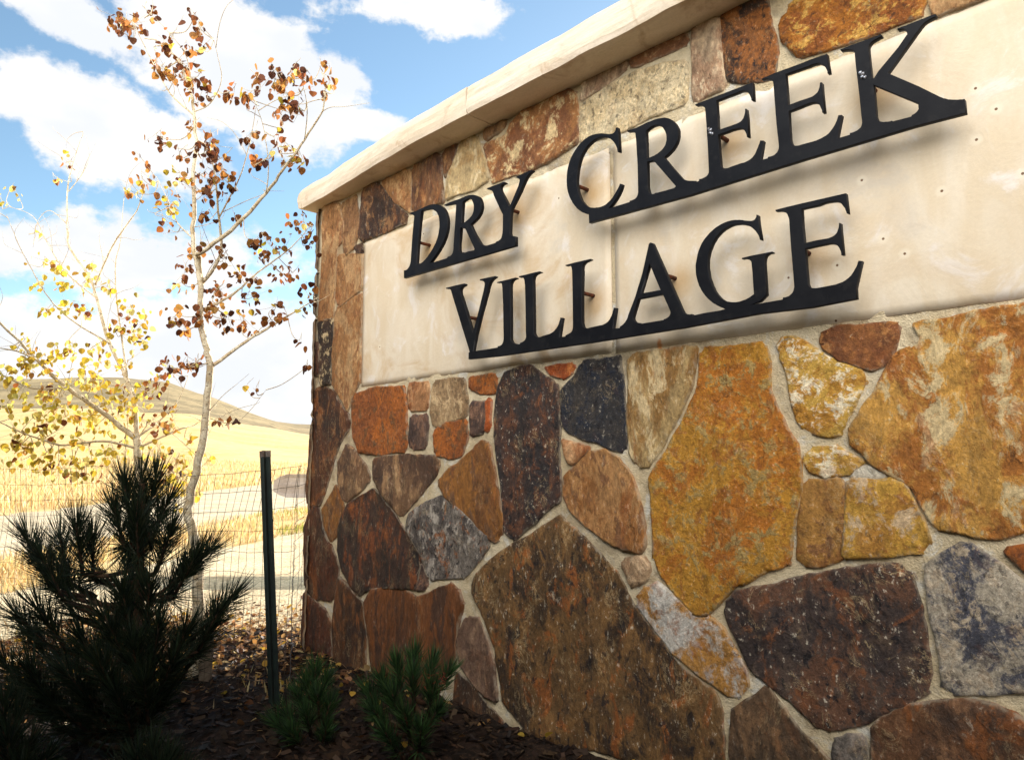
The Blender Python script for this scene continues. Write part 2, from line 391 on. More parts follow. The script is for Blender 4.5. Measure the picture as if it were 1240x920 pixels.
# ------------------------------------------------------------------ survey of the wall: metres along it, metres up
WORDS={'dry':[[(1.124,2.199),(1.123,2.243),(1.138,2.241),(1.149,2.243),(1.16,2.248),(1.169,2.254),(1.175,2.261),(1.18,2.27),(1.183,2.279),(1.184,2.288),(1.192,2.39),(1.2,2.464),(1.209,2.529),(1.204,2.534),(1.198,2.538),(1.185,2.545),(1.171,2.551),(1.173,2.558),(1.221,2.554),(1.271,2.556),(1.284,2.557),(1.298,2.558),(1.312,2.558),(1.325,2.558),(1.34,2.558),(1.355,2.557),(1.37,2.554),(1.387,2.55),(1.405,2.544),(1.422,2.537),(1.434,2.53),(1.446,2.521),(1.456,2.513),(1.465,2.503),(1.473,2.493),(1.48,2.482),(1.484,2.472),(1.489,2.461),(1.492,2.451),(1.494,2.441),(1.496,2.431),(1.496,2.421),(1.495,2.412),(1.494,2.403),(1.493,2.394),(1.491,2.385),(1.489,2.377),(1.486,2.369),(1.482,2.36),(1.477,2.35),(1.472,2.342),(1.466,2.333),(1.46,2.325),(1.454,2.318),(1.447,2.311),(1.44,2.304),(1.433,2.298),(1.426,2.291),(1.418,2.285),(1.411,2.279),(1.403,2.273),(1.395,2.267),(1.387,2.261),(1.379,2.256),(1.371,2.25),(1.362,2.244),(1.351,2.237),(1.436,2.236),(1.495,2.236),(1.499,2.242),(1.515,2.242),(1.528,2.245),(1.536,2.251),(1.54,2.259),(1.543,2.269),(1.545,2.279),(1.545,2.29),(1.552,2.37),(1.56,2.465),(1.563,2.503),(1.554,2.507),(1.544,2.51),(1.529,2.513),(1.514,2.515),(1.499,2.517),(1.484,2.519),(1.469,2.521),(1.466,2.526),(1.523,2.528),(1.581,2.525),(1.621,2.526),(1.634,2.527),(1.647,2.526),(1.66,2.525),(1.678,2.522),(1.695,2.517),(1.714,2.509),(1.73,2.5),(1.742,2.488),(1.749,2.475),(1.753,2.465),(1.755,2.456),(1.756,2.447),(1.756,2.436),(1.753,2.426),(1.75,2.417),(1.745,2.409),(1.738,2.402),(1.731,2.395),(1.722,2.389),(1.711,2.384),(1.7,2.379),(1.688,2.374),(1.674,2.37),(1.709,2.312),(1.749,2.257),(1.758,2.25),(1.768,2.244),(1.782,2.239),(1.796,2.236),(1.856,2.236),(1.861,2.241),(1.877,2.241),(1.889,2.245),(1.897,2.252),(1.901,2.262),(1.904,2.272),(1.905,2.281),(1.906,2.291),(1.907,2.362),(1.893,2.385),(1.842,2.476),(1.84,2.485),(1.835,2.494),(1.827,2.503),(1.814,2.511),(1.798,2.516),(1.795,2.523),(1.814,2.523),(1.914,2.522),(1.922,2.517),(1.921,2.512),(1.909,2.512),(1.899,2.51),(1.893,2.506),(1.889,2.501),(1.89,2.492),(1.894,2.482),(1.949,2.391),(1.956,2.394),(2.009,2.472),(2.019,2.494),(2.019,2.5),(2.016,2.505),(2.008,2.512),(1.997,2.517),(1.996,2.523),(2.051,2.525),(2.097,2.526),(2.105,2.519),(2.095,2.517),(2.086,2.514),(2.078,2.51),(2.07,2.505),(2.063,2.499),(2.058,2.493),(2.051,2.486),(2.046,2.478),(2.04,2.47),(2.034,2.462),(2.029,2.454),(2.024,2.446),(1.976,2.389),(1.963,2.373),(1.958,2.344),(1.954,2.27),(1.954,2.261),(1.957,2.252),(1.962,2.247),(1.97,2.243),(1.991,2.237),(1.991,2.192)],[(1.272,2.542),(1.289,2.542),(1.307,2.54),(1.326,2.538),(1.341,2.535),(1.356,2.531),(1.37,2.525),(1.385,2.516),(1.399,2.506),(1.41,2.495),(1.416,2.485),(1.421,2.475),(1.424,2.465),(1.426,2.455),(1.428,2.445),(1.429,2.435),(1.429,2.425),(1.429,2.415),(1.427,2.405),(1.425,2.396),(1.423,2.386),(1.42,2.377),(1.417,2.368),(1.413,2.36),(1.409,2.353),(1.404,2.346),(1.399,2.338),(1.393,2.332),(1.387,2.325),(1.38,2.317),(1.373,2.311),(1.365,2.304),(1.357,2.297),(1.349,2.291),(1.34,2.285),(1.331,2.278),(1.321,2.272),(1.31,2.266),(1.299,2.261),(1.287,2.256),(1.273,2.253),(1.256,2.254),(1.235,2.256),(1.244,2.356),(1.259,2.479)],[(1.613,2.5),(1.623,2.504),(1.633,2.506),(1.645,2.508),(1.658,2.508),(1.672,2.505),(1.683,2.494),(1.69,2.482),(1.695,2.472),(1.698,2.461),(1.698,2.451),(1.698,2.442),(1.696,2.434),(1.693,2.426),(1.689,2.419),(1.682,2.413),(1.673,2.408),(1.664,2.403),(1.654,2.399),(1.642,2.395),(1.629,2.392),(1.614,2.39),(1.605,2.395)],[(1.599,2.372),(1.635,2.358),(1.706,2.239),(1.703,2.233),(1.663,2.236),(1.632,2.236),(1.62,2.241),(1.613,2.237),(1.604,2.239),(1.595,2.245),(1.591,2.253),(1.589,2.264),(1.589,2.275),(1.589,2.286),(1.589,2.296),(1.591,2.307),(1.593,2.317)]],'creek':[[(2.429,2.194),(2.428,2.235),(2.418,2.237),(2.408,2.241),(2.399,2.246),(2.39,2.252),(2.381,2.259),(2.373,2.266),(2.365,2.273),(2.358,2.282),(2.351,2.29),(2.345,2.299),(2.339,2.307),(2.334,2.316),(2.329,2.325),(2.324,2.334),(2.32,2.343),(2.317,2.352),(2.314,2.361),(2.312,2.369),(2.31,2.377),(2.309,2.385),(2.308,2.393),(2.308,2.401),(2.307,2.409),(2.307,2.418),(2.308,2.426),(2.308,2.435),(2.309,2.443),(2.31,2.451),(2.312,2.459),(2.314,2.467),(2.317,2.475),(2.319,2.483),(2.323,2.491),(2.326,2.498),(2.33,2.505),(2.335,2.512),(2.34,2.518),(2.345,2.524),(2.351,2.53),(2.357,2.536),(2.363,2.541),(2.369,2.546),(2.375,2.55),(2.382,2.555),(2.389,2.558),(2.396,2.562),(2.404,2.565),(2.412,2.568),(2.421,2.57),(2.43,2.572),(2.439,2.573),(2.449,2.573),(2.459,2.572),(2.469,2.571),(2.479,2.569),(2.489,2.567),(2.499,2.564),(2.51,2.56),(2.52,2.555),(2.531,2.551),(2.54,2.547),(2.549,2.545),(2.558,2.543),(2.565,2.544),(2.571,2.547),(2.575,2.554),(2.575,2.562),(2.584,2.561),(2.588,2.539),(2.59,2.499),(2.592,2.453),(2.583,2.456),(2.582,2.463),(2.581,2.471),(2.578,2.478),(2.575,2.486),(2.57,2.496),(2.564,2.505),(2.557,2.514),(2.549,2.522),(2.541,2.53),(2.531,2.536),(2.52,2.541),(2.509,2.545),(2.498,2.547),(2.488,2.548),(2.478,2.549),(2.469,2.548),(2.46,2.546),(2.451,2.544),(2.443,2.541),(2.436,2.538),(2.428,2.534),(2.421,2.529),(2.414,2.525),(2.409,2.519),(2.403,2.514),(2.398,2.508),(2.393,2.501),(2.389,2.495),(2.385,2.488),(2.382,2.481),(2.379,2.473),(2.377,2.466),(2.374,2.458),(2.372,2.45),(2.37,2.442),(2.369,2.434),(2.367,2.426),(2.366,2.418),(2.365,2.41),(2.364,2.401),(2.364,2.393),(2.364,2.385),(2.365,2.377),(2.366,2.369),(2.368,2.361),(2.37,2.353),(2.372,2.345),(2.375,2.336),(2.378,2.327),(2.382,2.318),(2.386,2.309),(2.391,2.301),(2.398,2.292),(2.405,2.283),(2.413,2.275),(2.422,2.268),(2.431,2.263),(2.441,2.258),(2.451,2.255),(2.461,2.252),(2.47,2.251),(2.478,2.249),(2.487,2.248),(2.496,2.248),(2.504,2.249),(2.513,2.25),(2.521,2.252),(2.528,2.256),(2.535,2.259),(2.542,2.263),(2.548,2.267),(2.554,2.272),(2.559,2.277),(2.564,2.283),(2.569,2.288),(2.574,2.293),(2.579,2.299),(2.584,2.306),(2.588,2.312),(2.592,2.319),(2.603,2.314),(2.601,2.306),(2.598,2.299),(2.595,2.292),(2.591,2.286),(2.587,2.28),(2.583,2.274),(2.578,2.269),(2.573,2.263),(2.568,2.258),(2.563,2.253),(2.558,2.249),(2.552,2.244),(2.546,2.24),(2.539,2.235),(2.53,2.23),(2.588,2.23),(2.637,2.23),(2.639,2.235),(2.648,2.234),(2.657,2.235),(2.664,2.236),(2.672,2.241),(2.677,2.248),(2.679,2.254),(2.68,2.261),(2.68,2.268),(2.68,2.37),(2.675,2.479),(2.672,2.506),(2.667,2.512),(2.661,2.516),(2.652,2.52),(2.643,2.523),(2.634,2.525),(2.634,2.53),(2.676,2.527),(2.726,2.531),(2.755,2.531),(2.763,2.531),(2.772,2.53),(2.78,2.529),(2.788,2.528),(2.796,2.526),(2.804,2.524),(2.811,2.522),(2.819,2.518),(2.828,2.513),(2.836,2.507),(2.844,2.5),(2.849,2.493),(2.855,2.486),(2.859,2.478),(2.863,2.47),(2.867,2.461),(2.869,2.452),(2.869,2.443),(2.869,2.437),(2.869,2.43),(2.867,2.424),(2.866,2.418),(2.864,2.413),(2.861,2.406),(2.857,2.4),(2.852,2.394),(2.847,2.389),(2.842,2.384),(2.836,2.38),(2.83,2.376),(2.824,2.372),(2.817,2.369),(2.81,2.366),(2.803,2.364),(2.838,2.314),(2.871,2.27),(2.876,2.263),(2.882,2.256),(2.888,2.251),(2.896,2.246),(2.904,2.242),(2.912,2.239),(2.939,2.231),(2.941,2.226),(2.951,2.228),(2.951,2.234),(2.958,2.233),(2.965,2.233),(2.972,2.234),(2.981,2.236),(2.987,2.24),(2.991,2.247),(2.992,2.256),(2.991,2.339),(2.988,2.443),(2.985,2.496),(2.98,2.505),(2.973,2.511),(2.965,2.516),(2.956,2.519),(2.946,2.521),(2.945,2.523),(2.944,2.526),(2.986,2.526),(3.041,2.525),(3.172,2.523),(3.174,2.499),(3.174,2.457),(3.167,2.458),(3.165,2.468),(3.162,2.477),(3.158,2.486),(3.153,2.494),(3.146,2.501),(3.137,2.505),(3.131,2.507),(3.124,2.508),(3.118,2.507),(3.032,2.508),(3.034,2.45),(3.034,2.395),(3.073,2.394),(3.109,2.394),(3.117,2.395),(3.124,2.397),(3.129,2.401),(3.133,2.405),(3.136,2.411),(3.138,2.417),(3.14,2.423),(3.141,2.43),(3.141,2.437),(3.146,2.435),(3.149,2.401),(3.15,2.33),(3.144,2.332),(3.143,2.339),(3.142,2.345),(3.139,2.352),(3.135,2.36),(3.128,2.367),(3.121,2.372),(3.113,2.374),(3.106,2.375),(3.099,2.376),(3.092,2.376),(3.086,2.377),(3.079,2.377),(3.073,2.376),(3.034,2.377),(3.036,2.324),(3.039,2.269),(3.039,2.26),(3.043,2.252),(3.049,2.247),(3.056,2.244),(3.064,2.242),(3.072,2.242),(3.08,2.243),(3.119,2.244),(3.126,2.243),(3.133,2.243),(3.139,2.244),(3.145,2.245),(3.151,2.247),(3.156,2.249),(3.162,2.252),(3.166,2.256),(3.171,2.261),(3.174,2.266),(3.177,2.272),(3.18,2.277),(3.183,2.282),(3.185,2.287),(3.188,2.292),(3.19,2.298),(3.192,2.303),(3.204,2.299),(3.19,2.233),(3.216,2.231),(3.217,2.236),(3.224,2.235),(3.229,2.235),(3.235,2.235),(3.24,2.236),(3.245,2.239),(3.25,2.242),(3.253,2.247),(3.256,2.253),(3.257,2.26),(3.257,2.267),(3.252,2.343),(3.248,2.478),(3.247,2.493),(3.244,2.501),(3.239,2.507),(3.232,2.51),(3.226,2.514),(3.22,2.516),(3.213,2.518),(3.206,2.519),(3.205,2.523),(3.252,2.525),(3.387,2.52),(3.292,2.521),(3.363,2.521),(3.431,2.519),(3.433,2.49),(3.437,2.452),(3.429,2.452),(3.429,2.459),(3.427,2.466),(3.425,2.472),(3.422,2.478),(3.419,2.484),(3.414,2.489),(3.407,2.495),(3.4,2.499),(3.394,2.5),(3.389,2.501),(3.383,2.502),(3.378,2.502),(3.373,2.501),(3.292,2.505),(3.294,2.438),(3.295,2.393),(3.333,2.394),(3.364,2.393),(3.369,2.393),(3.375,2.393),(3.38,2.394),(3.385,2.396),(3.389,2.398),(3.394,2.401),(3.397,2.405),(3.399,2.41),(3.401,2.415),(3.402,2.42),(3.403,2.425),(3.404,2.431),(3.41,2.429),(3.411,2.389),(3.414,2.326),(3.406,2.327),(3.406,2.334),(3.404,2.34),(3.402,2.346),(3.4,2.353),(3.397,2.359),(3.393,2.364),(3.388,2.368),(3.382,2.371),(3.377,2.372),(3.37,2.373),(3.364,2.373),(3.358,2.373),(3.351,2.373),(3.345,2.373),(3.339,2.372),(3.297,2.371),(3.297,2.312),(3.298,2.274),(3.299,2.268),(3.3,2.261),(3.303,2.255),(3.307,2.249),(3.313,2.245),(3.32,2.243),(3.326,2.242),(3.333,2.242),(3.374,2.24),(3.382,2.24),(3.39,2.241),(3.398,2.242),(3.405,2.244),(3.413,2.246),(3.42,2.249),(3.425,2.252),(3.429,2.256),(3.433,2.26),(3.437,2.264),(3.441,2.269),(3.444,2.274),(3.447,2.279),(3.45,2.284),(3.452,2.289),(3.454,2.295),(3.456,2.3),(3.467,2.297),(3.449,2.225),(3.487,2.224),(3.488,2.23),(3.494,2.229),(3.5,2.229),(3.506,2.23),(3.511,2.231),(3.516,2.234),(3.521,2.237),(3.524,2.243),(3.526,2.25),(3.522,2.35),(3.517,2.445),(3.516,2.473),(3.516,2.485),(3.514,2.492),(3.511,2.496),(3.505,2.5),(3.499,2.503),(3.493,2.506),(3.486,2.508),(3.48,2.51),(3.474,2.511),(3.473,2.516),(3.505,2.516),(3.595,2.513),(3.598,2.509),(3.596,2.505),(3.591,2.505),(3.586,2.504),(3.581,2.503),(3.576,2.502),(3.571,2.501),(3.566,2.498),(3.562,2.495),(3.559,2.49),(3.558,2.485),(3.558,2.479),(3.559,2.445),(3.562,2.383),(3.567,2.38),(3.582,2.398),(3.641,2.45),(3.664,2.476),(3.668,2.48),(3.668,2.484),(3.666,2.492),(3.661,2.499),(3.657,2.502),(3.652,2.504),(3.648,2.505),(3.643,2.505),(3.642,2.511),(3.668,2.51),(3.743,2.51),(3.748,2.506),(3.746,2.5),(3.741,2.5),(3.736,2.5),(3.731,2.499),(3.727,2.498),(3.722,2.497),(3.717,2.495),(3.713,2.493),(3.71,2.49),(3.706,2.487),(3.703,2.483),(3.7,2.48),(3.697,2.477),(3.694,2.474),(3.691,2.471),(3.688,2.467),(3.685,2.464),(3.608,2.381),(3.69,2.306),(3.731,2.265),(3.735,2.261),(3.739,2.257),(3.743,2.253),(3.747,2.25),(3.751,2.246),(3.755,2.244),(3.759,2.241),(3.763,2.238),(3.768,2.236),(3.772,2.234),(3.777,2.232),(3.782,2.23),(3.787,2.228),(3.792,2.227),(3.797,2.225),(3.803,2.224),(3.804,2.182),(3.671,2.188),(3.33,2.188),(2.91,2.183)],[(2.723,2.496),(2.729,2.5),(2.737,2.503),(2.745,2.505),(2.752,2.506),(2.759,2.507),(2.766,2.506),(2.773,2.505),(2.782,2.501),(2.79,2.496),(2.797,2.489),(2.803,2.481),(2.808,2.472),(2.812,2.463),(2.815,2.454),(2.816,2.445),(2.816,2.437),(2.816,2.429),(2.814,2.422),(2.812,2.416),(2.809,2.41),(2.804,2.405),(2.798,2.4),(2.792,2.396),(2.785,2.393),(2.778,2.39),(2.772,2.388),(2.765,2.387),(2.758,2.385),(2.751,2.385),(2.743,2.384),(2.734,2.384),(2.724,2.384)],[(2.726,2.37),(2.755,2.366),(2.852,2.235),(2.845,2.23),(2.773,2.232),(2.761,2.234),(2.753,2.232),(2.745,2.233),(2.738,2.237),(2.731,2.245),(2.728,2.255),(2.726,2.264),(2.725,2.272),(2.725,2.281)],[(3.566,2.359),(3.685,2.255),(3.685,2.242),(3.685,2.237),(3.683,2.234),(3.679,2.23),(3.674,2.227),(3.67,2.226),(3.666,2.225),(3.664,2.221),(3.614,2.224),(3.611,2.227),(3.606,2.227),(3.6,2.228),(3.594,2.23),(3.588,2.231),(3.582,2.234),(3.577,2.237),(3.572,2.244),(3.57,2.251),(3.568,2.258),(3.568,2.265),(3.568,2.272),(3.567,2.323)]],'village':[[(1.667,1.695),(1.667,1.728),(1.675,1.731),(1.664,1.756),(1.605,1.887),(1.532,2.051),(1.528,2.062),(1.518,2.07),(1.505,2.075),(1.489,2.076),(1.487,2.082),(1.562,2.081),(1.63,2.079),(1.637,2.074),(1.632,2.068),(1.619,2.066),(1.609,2.062),(1.602,2.056),(1.6,2.048),(1.601,2.039),(1.604,2.029),(1.609,2.02),(1.655,1.917),(1.695,1.821),(1.728,1.896),(1.773,2.015),(1.781,2.044),(1.781,2.054),(1.775,2.062),(1.762,2.069),(1.746,2.073),(1.745,2.079),(1.8,2.077),(1.854,2.075),(1.858,2.07),(1.846,2.066),(1.835,2.062),(1.826,2.057),(1.817,2.049),(1.811,2.039),(1.807,2.03),(1.803,2.02),(1.801,2.011),(1.757,1.907),(1.721,1.81),(1.699,1.731),(1.788,1.73),(1.873,1.73),(1.873,1.736),(1.887,1.736),(1.898,1.739),(1.905,1.745),(1.909,1.752),(1.912,1.76),(1.913,1.768),(1.913,1.776),(1.909,1.933),(1.904,2.008),(1.901,2.026),(1.897,2.032),(1.89,2.036),(1.879,2.039),(1.867,2.039),(1.867,2.043),(1.928,2.042),(1.993,2.042),(1.997,2.037),(1.982,2.036),(1.97,2.032),(1.963,2.026),(1.959,2.018),(1.958,2.01),(1.957,2.002),(1.957,1.994),(1.959,1.877),(1.959,1.77),(1.959,1.759),(1.964,1.748),(1.972,1.741),(1.983,1.735),(1.992,1.733),(2.001,1.732),(2.006,1.729),(2.019,1.729),(2.02,1.734),(2.032,1.736),(2.042,1.739),(2.05,1.743),(2.055,1.749),(2.058,1.756),(2.058,1.764),(2.057,1.772),(2.055,1.91),(2.052,1.996),(2.048,2.02),(2.044,2.028),(2.037,2.034),(2.027,2.037),(2.015,2.038),(2.013,2.044),(2.063,2.043),(2.115,2.043),(2.143,2.042),(2.151,2.037),(2.138,2.036),(2.126,2.034),(2.115,2.031),(2.108,2.026),(2.105,2.02),(2.103,2.012),(2.102,2.005),(2.103,1.996),(2.104,1.902),(2.106,1.78),(2.106,1.77),(2.11,1.761),(2.116,1.753),(2.126,1.747),(2.138,1.746),(2.151,1.746),(2.163,1.749),(2.2,1.752),(2.21,1.755),(2.22,1.758),(2.228,1.762),(2.236,1.768),(2.242,1.773),(2.247,1.779),(2.252,1.785),(2.256,1.792),(2.259,1.799),(2.263,1.807),(2.265,1.815),(2.275,1.813),(2.266,1.773),(2.257,1.73),(2.292,1.73),(2.294,1.735),(2.307,1.738),(2.318,1.741),(2.326,1.745),(2.331,1.751),(2.334,1.759),(2.335,1.767),(2.335,1.777),(2.335,1.91),(2.333,2.009),(2.33,2.023),(2.327,2.029),(2.322,2.033),(2.309,2.036),(2.297,2.036),(2.295,2.04),(2.345,2.041),(2.434,2.039),(2.437,2.035),(2.425,2.034),(2.415,2.032),(2.404,2.03),(2.397,2.026),(2.391,2.02),(2.389,2.013),(2.388,2.006),(2.389,1.998),(2.385,1.901),(2.384,1.792),(2.384,1.784),(2.385,1.776),(2.387,1.768),(2.389,1.76),(2.393,1.755),(2.4,1.751),(2.41,1.749),(2.42,1.749),(2.43,1.75),(2.479,1.752),(2.49,1.752),(2.499,1.754),(2.508,1.756),(2.516,1.76),(2.523,1.764),(2.529,1.77),(2.533,1.776),(2.538,1.782),(2.541,1.788),(2.544,1.794),(2.546,1.801),(2.549,1.807),(2.55,1.814),(2.561,1.812),(2.553,1.772),(2.544,1.73),(2.578,1.728),(2.58,1.734),(2.59,1.737),(2.598,1.742),(2.604,1.747),(2.609,1.752),(2.613,1.757),(2.618,1.765),(2.621,1.774),(2.655,1.839),(2.691,1.927),(2.723,2.032),(2.724,2.037),(2.728,2.041),(2.731,2.043),(2.735,2.042),(2.739,2.04),(2.743,2.035),(2.76,1.996),(2.803,1.898),(2.866,1.754),(2.869,1.748),(2.874,1.743),(2.881,1.74),(2.887,1.738),(2.896,1.736),(2.905,1.736),(2.907,1.73),(2.955,1.732),(3.021,1.732),(3.037,1.734),(3.029,1.739),(3.021,1.743),(3.015,1.747),(3.008,1.751),(3.002,1.756),(2.995,1.76),(2.989,1.765),(2.984,1.77),(2.978,1.776),(2.972,1.782),(2.967,1.788),(2.962,1.794),(2.958,1.8),(2.953,1.807),(2.949,1.814),(2.945,1.821),(2.942,1.828),(2.938,1.835),(2.936,1.843),(2.933,1.851),(2.931,1.86),(2.929,1.868),(2.927,1.877),(2.926,1.886),(2.926,1.894),(2.926,1.903),(2.926,1.911),(2.927,1.919),(2.929,1.927),(2.931,1.935),(2.933,1.943),(2.935,1.952),(2.938,1.96),(2.941,1.967),(2.945,1.975),(2.949,1.982),(2.953,1.989),(2.958,1.995),(2.963,2.001),(2.968,2.006),(2.974,2.011),(2.98,2.016),(2.986,2.021),(2.992,2.025),(2.998,2.028),(3.004,2.032),(3.01,2.035),(3.017,2.038),(3.024,2.04),(3.03,2.042),(3.037,2.044),(3.044,2.045),(3.05,2.046),(3.057,2.047),(3.064,2.047),(3.071,2.047),(3.077,2.047),(3.084,2.046),(3.091,2.045),(3.097,2.043),(3.104,2.042),(3.11,2.04),(3.116,2.038),(3.122,2.035),(3.128,2.033),(3.134,2.031),(3.141,2.029),(3.148,2.027),(3.155,2.027),(3.161,2.029),(3.165,2.034),(3.167,2.038),(3.167,2.044),(3.173,2.042),(3.175,2.009),(3.182,1.951),(3.176,1.954),(3.175,1.961),(3.173,1.968),(3.17,1.974),(3.166,1.981),(3.162,1.988),(3.157,1.994),(3.152,2.0),(3.147,2.005),(3.142,2.009),(3.136,2.013),(3.13,2.017),(3.124,2.019),(3.118,2.022),(3.112,2.024),(3.106,2.026),(3.099,2.027),(3.092,2.028),(3.085,2.029),(3.078,2.029),(3.071,2.028),(3.064,2.027),(3.057,2.025),(3.05,2.023),(3.044,2.021),(3.038,2.018),(3.032,2.015),(3.027,2.011),(3.021,2.007),(3.015,2.002),(3.01,1.997),(3.006,1.991),(3.001,1.986),(2.997,1.98),(2.993,1.973),(2.99,1.966),(2.986,1.96),(2.983,1.952),(2.981,1.945),(2.979,1.938),(2.977,1.931),(2.976,1.924),(2.976,1.917),(2.975,1.91),(2.975,1.903),(2.975,1.896),(2.976,1.889),(2.977,1.882),(2.978,1.875),(2.979,1.867),(2.98,1.86),(2.982,1.853),(2.985,1.845),(2.987,1.837),(2.99,1.828),(2.994,1.82),(2.997,1.812),(3.001,1.804),(3.005,1.798),(3.009,1.792),(3.014,1.786),(3.019,1.78),(3.024,1.774),(3.031,1.769),(3.038,1.764),(3.046,1.76),(3.053,1.758),(3.059,1.756),(3.066,1.754),(3.073,1.753),(3.08,1.752),(3.087,1.752),(3.094,1.752),(3.1,1.753),(3.106,1.754),(3.112,1.755),(3.118,1.756),(3.123,1.758),(3.129,1.76),(3.135,1.763),(3.141,1.766),(3.147,1.769),(3.146,1.801),(3.145,1.845),(3.143,1.872),(3.143,1.88),(3.141,1.886),(3.136,1.891),(3.13,1.895),(3.123,1.898),(3.116,1.9),(3.108,1.9),(3.108,1.904),(3.144,1.905),(3.219,1.903),(3.221,1.899),(3.214,1.899),(3.207,1.899),(3.2,1.896),(3.195,1.892),(3.192,1.886),(3.191,1.879),(3.19,1.872),(3.19,1.865),(3.191,1.815),(3.192,1.759),(3.168,1.74),(3.128,1.733),(3.247,1.734),(3.249,1.741),(3.256,1.74),(3.262,1.741),(3.268,1.742),(3.274,1.746),(3.28,1.75),(3.284,1.756),(3.286,1.762),(3.288,1.769),(3.288,1.776),(3.287,1.804),(3.283,1.909),(3.281,1.998),(3.28,2.005),(3.278,2.012),(3.276,2.018),(3.272,2.024),(3.267,2.028),(3.262,2.032),(3.256,2.035),(3.249,2.037),(3.243,2.038),(3.236,2.039),(3.236,2.044),(3.275,2.044),(3.324,2.043),(3.466,2.039),(3.468,2.009),(3.47,1.972),(3.465,1.974),(3.464,1.98),(3.462,1.985),(3.461,1.991),(3.458,1.996),(3.454,2.003),(3.45,2.01),(3.445,2.015),(3.44,2.018),(3.434,2.021),(3.428,2.022),(3.423,2.023),(3.415,2.024),(3.407,2.025),(3.4,2.025),(3.392,2.024),(3.384,2.023),(3.377,2.022),(3.325,2.024),(3.325,1.97),(3.328,1.908),(3.365,1.909),(3.404,1.907),(3.409,1.908),(3.414,1.909),(3.419,1.91),(3.424,1.912),(3.428,1.915),(3.432,1.919),(3.434,1.923),(3.436,1.928),(3.438,1.933),(3.439,1.938),(3.44,1.943),(3.44,1.949),(3.445,1.947),(3.446,1.914),(3.449,1.844),(3.442,1.844),(3.442,1.851),(3.441,1.857),(3.439,1.863),(3.437,1.869),(3.434,1.874),(3.43,1.879),(3.423,1.884),(3.416,1.887),(3.411,1.888),(3.405,1.889),(3.4,1.889),(3.394,1.889),(3.389,1.889),(3.384,1.889),(3.33,1.889),(3.331,1.83),(3.333,1.782),(3.333,1.775),(3.334,1.77),(3.336,1.764),(3.341,1.758),(3.347,1.755),(3.353,1.754),(3.359,1.753),(3.365,1.753),(3.371,1.753),(3.377,1.753),(3.413,1.754),(3.419,1.754),(3.425,1.755),(3.43,1.756),(3.436,1.757),(3.441,1.758),(3.446,1.76),(3.451,1.762),(3.455,1.765),(3.46,1.768),(3.464,1.771),(3.468,1.774),(3.471,1.778),(3.474,1.782),(3.477,1.786),(3.48,1.791),(3.483,1.795),(3.486,1.8),(3.488,1.805),(3.49,1.811),(3.492,1.816),(3.503,1.813),(3.495,1.784),(3.484,1.744),(3.481,1.732),(3.481,1.698),(3.341,1.692),(3.166,1.698),(2.868,1.689),(2.429,1.686),(1.887,1.688)],[(2.726,1.96),(2.773,1.848),(2.682,1.85)],[(2.67,1.83),(2.783,1.83),(2.813,1.762),(2.814,1.754),(2.812,1.748),(2.808,1.742),(2.801,1.738),(2.793,1.735),(2.785,1.734),(2.783,1.731),(2.682,1.731),(2.679,1.734),(2.668,1.736),(2.658,1.74),(2.651,1.744),(2.646,1.75),(2.643,1.757),(2.644,1.765)]]}
STUDS=[(1.2317,2.3805),(1.9178,2.3935),(2.3484,2.3852),(3.0194,2.3902),(3.5395,2.3844),(1.6234,1.9142),(2.3731,1.9076),(2.78,1.9084),(3.3029,1.8971)]
HOLES=[(3.8129,2.2866),(3.859,2.2061),(3.8053,2.1322),(3.9082,1.9991),(3.4841,2.1024),(3.7078,2.0044),(3.5376,1.8956),(3.5961,1.8353),(3.3927,1.8393),(3.2284,1.8284),(3.3783,1.6573),(2.1786,2.3933),(1.1707,2.4601),(0.7655,1.8696)]
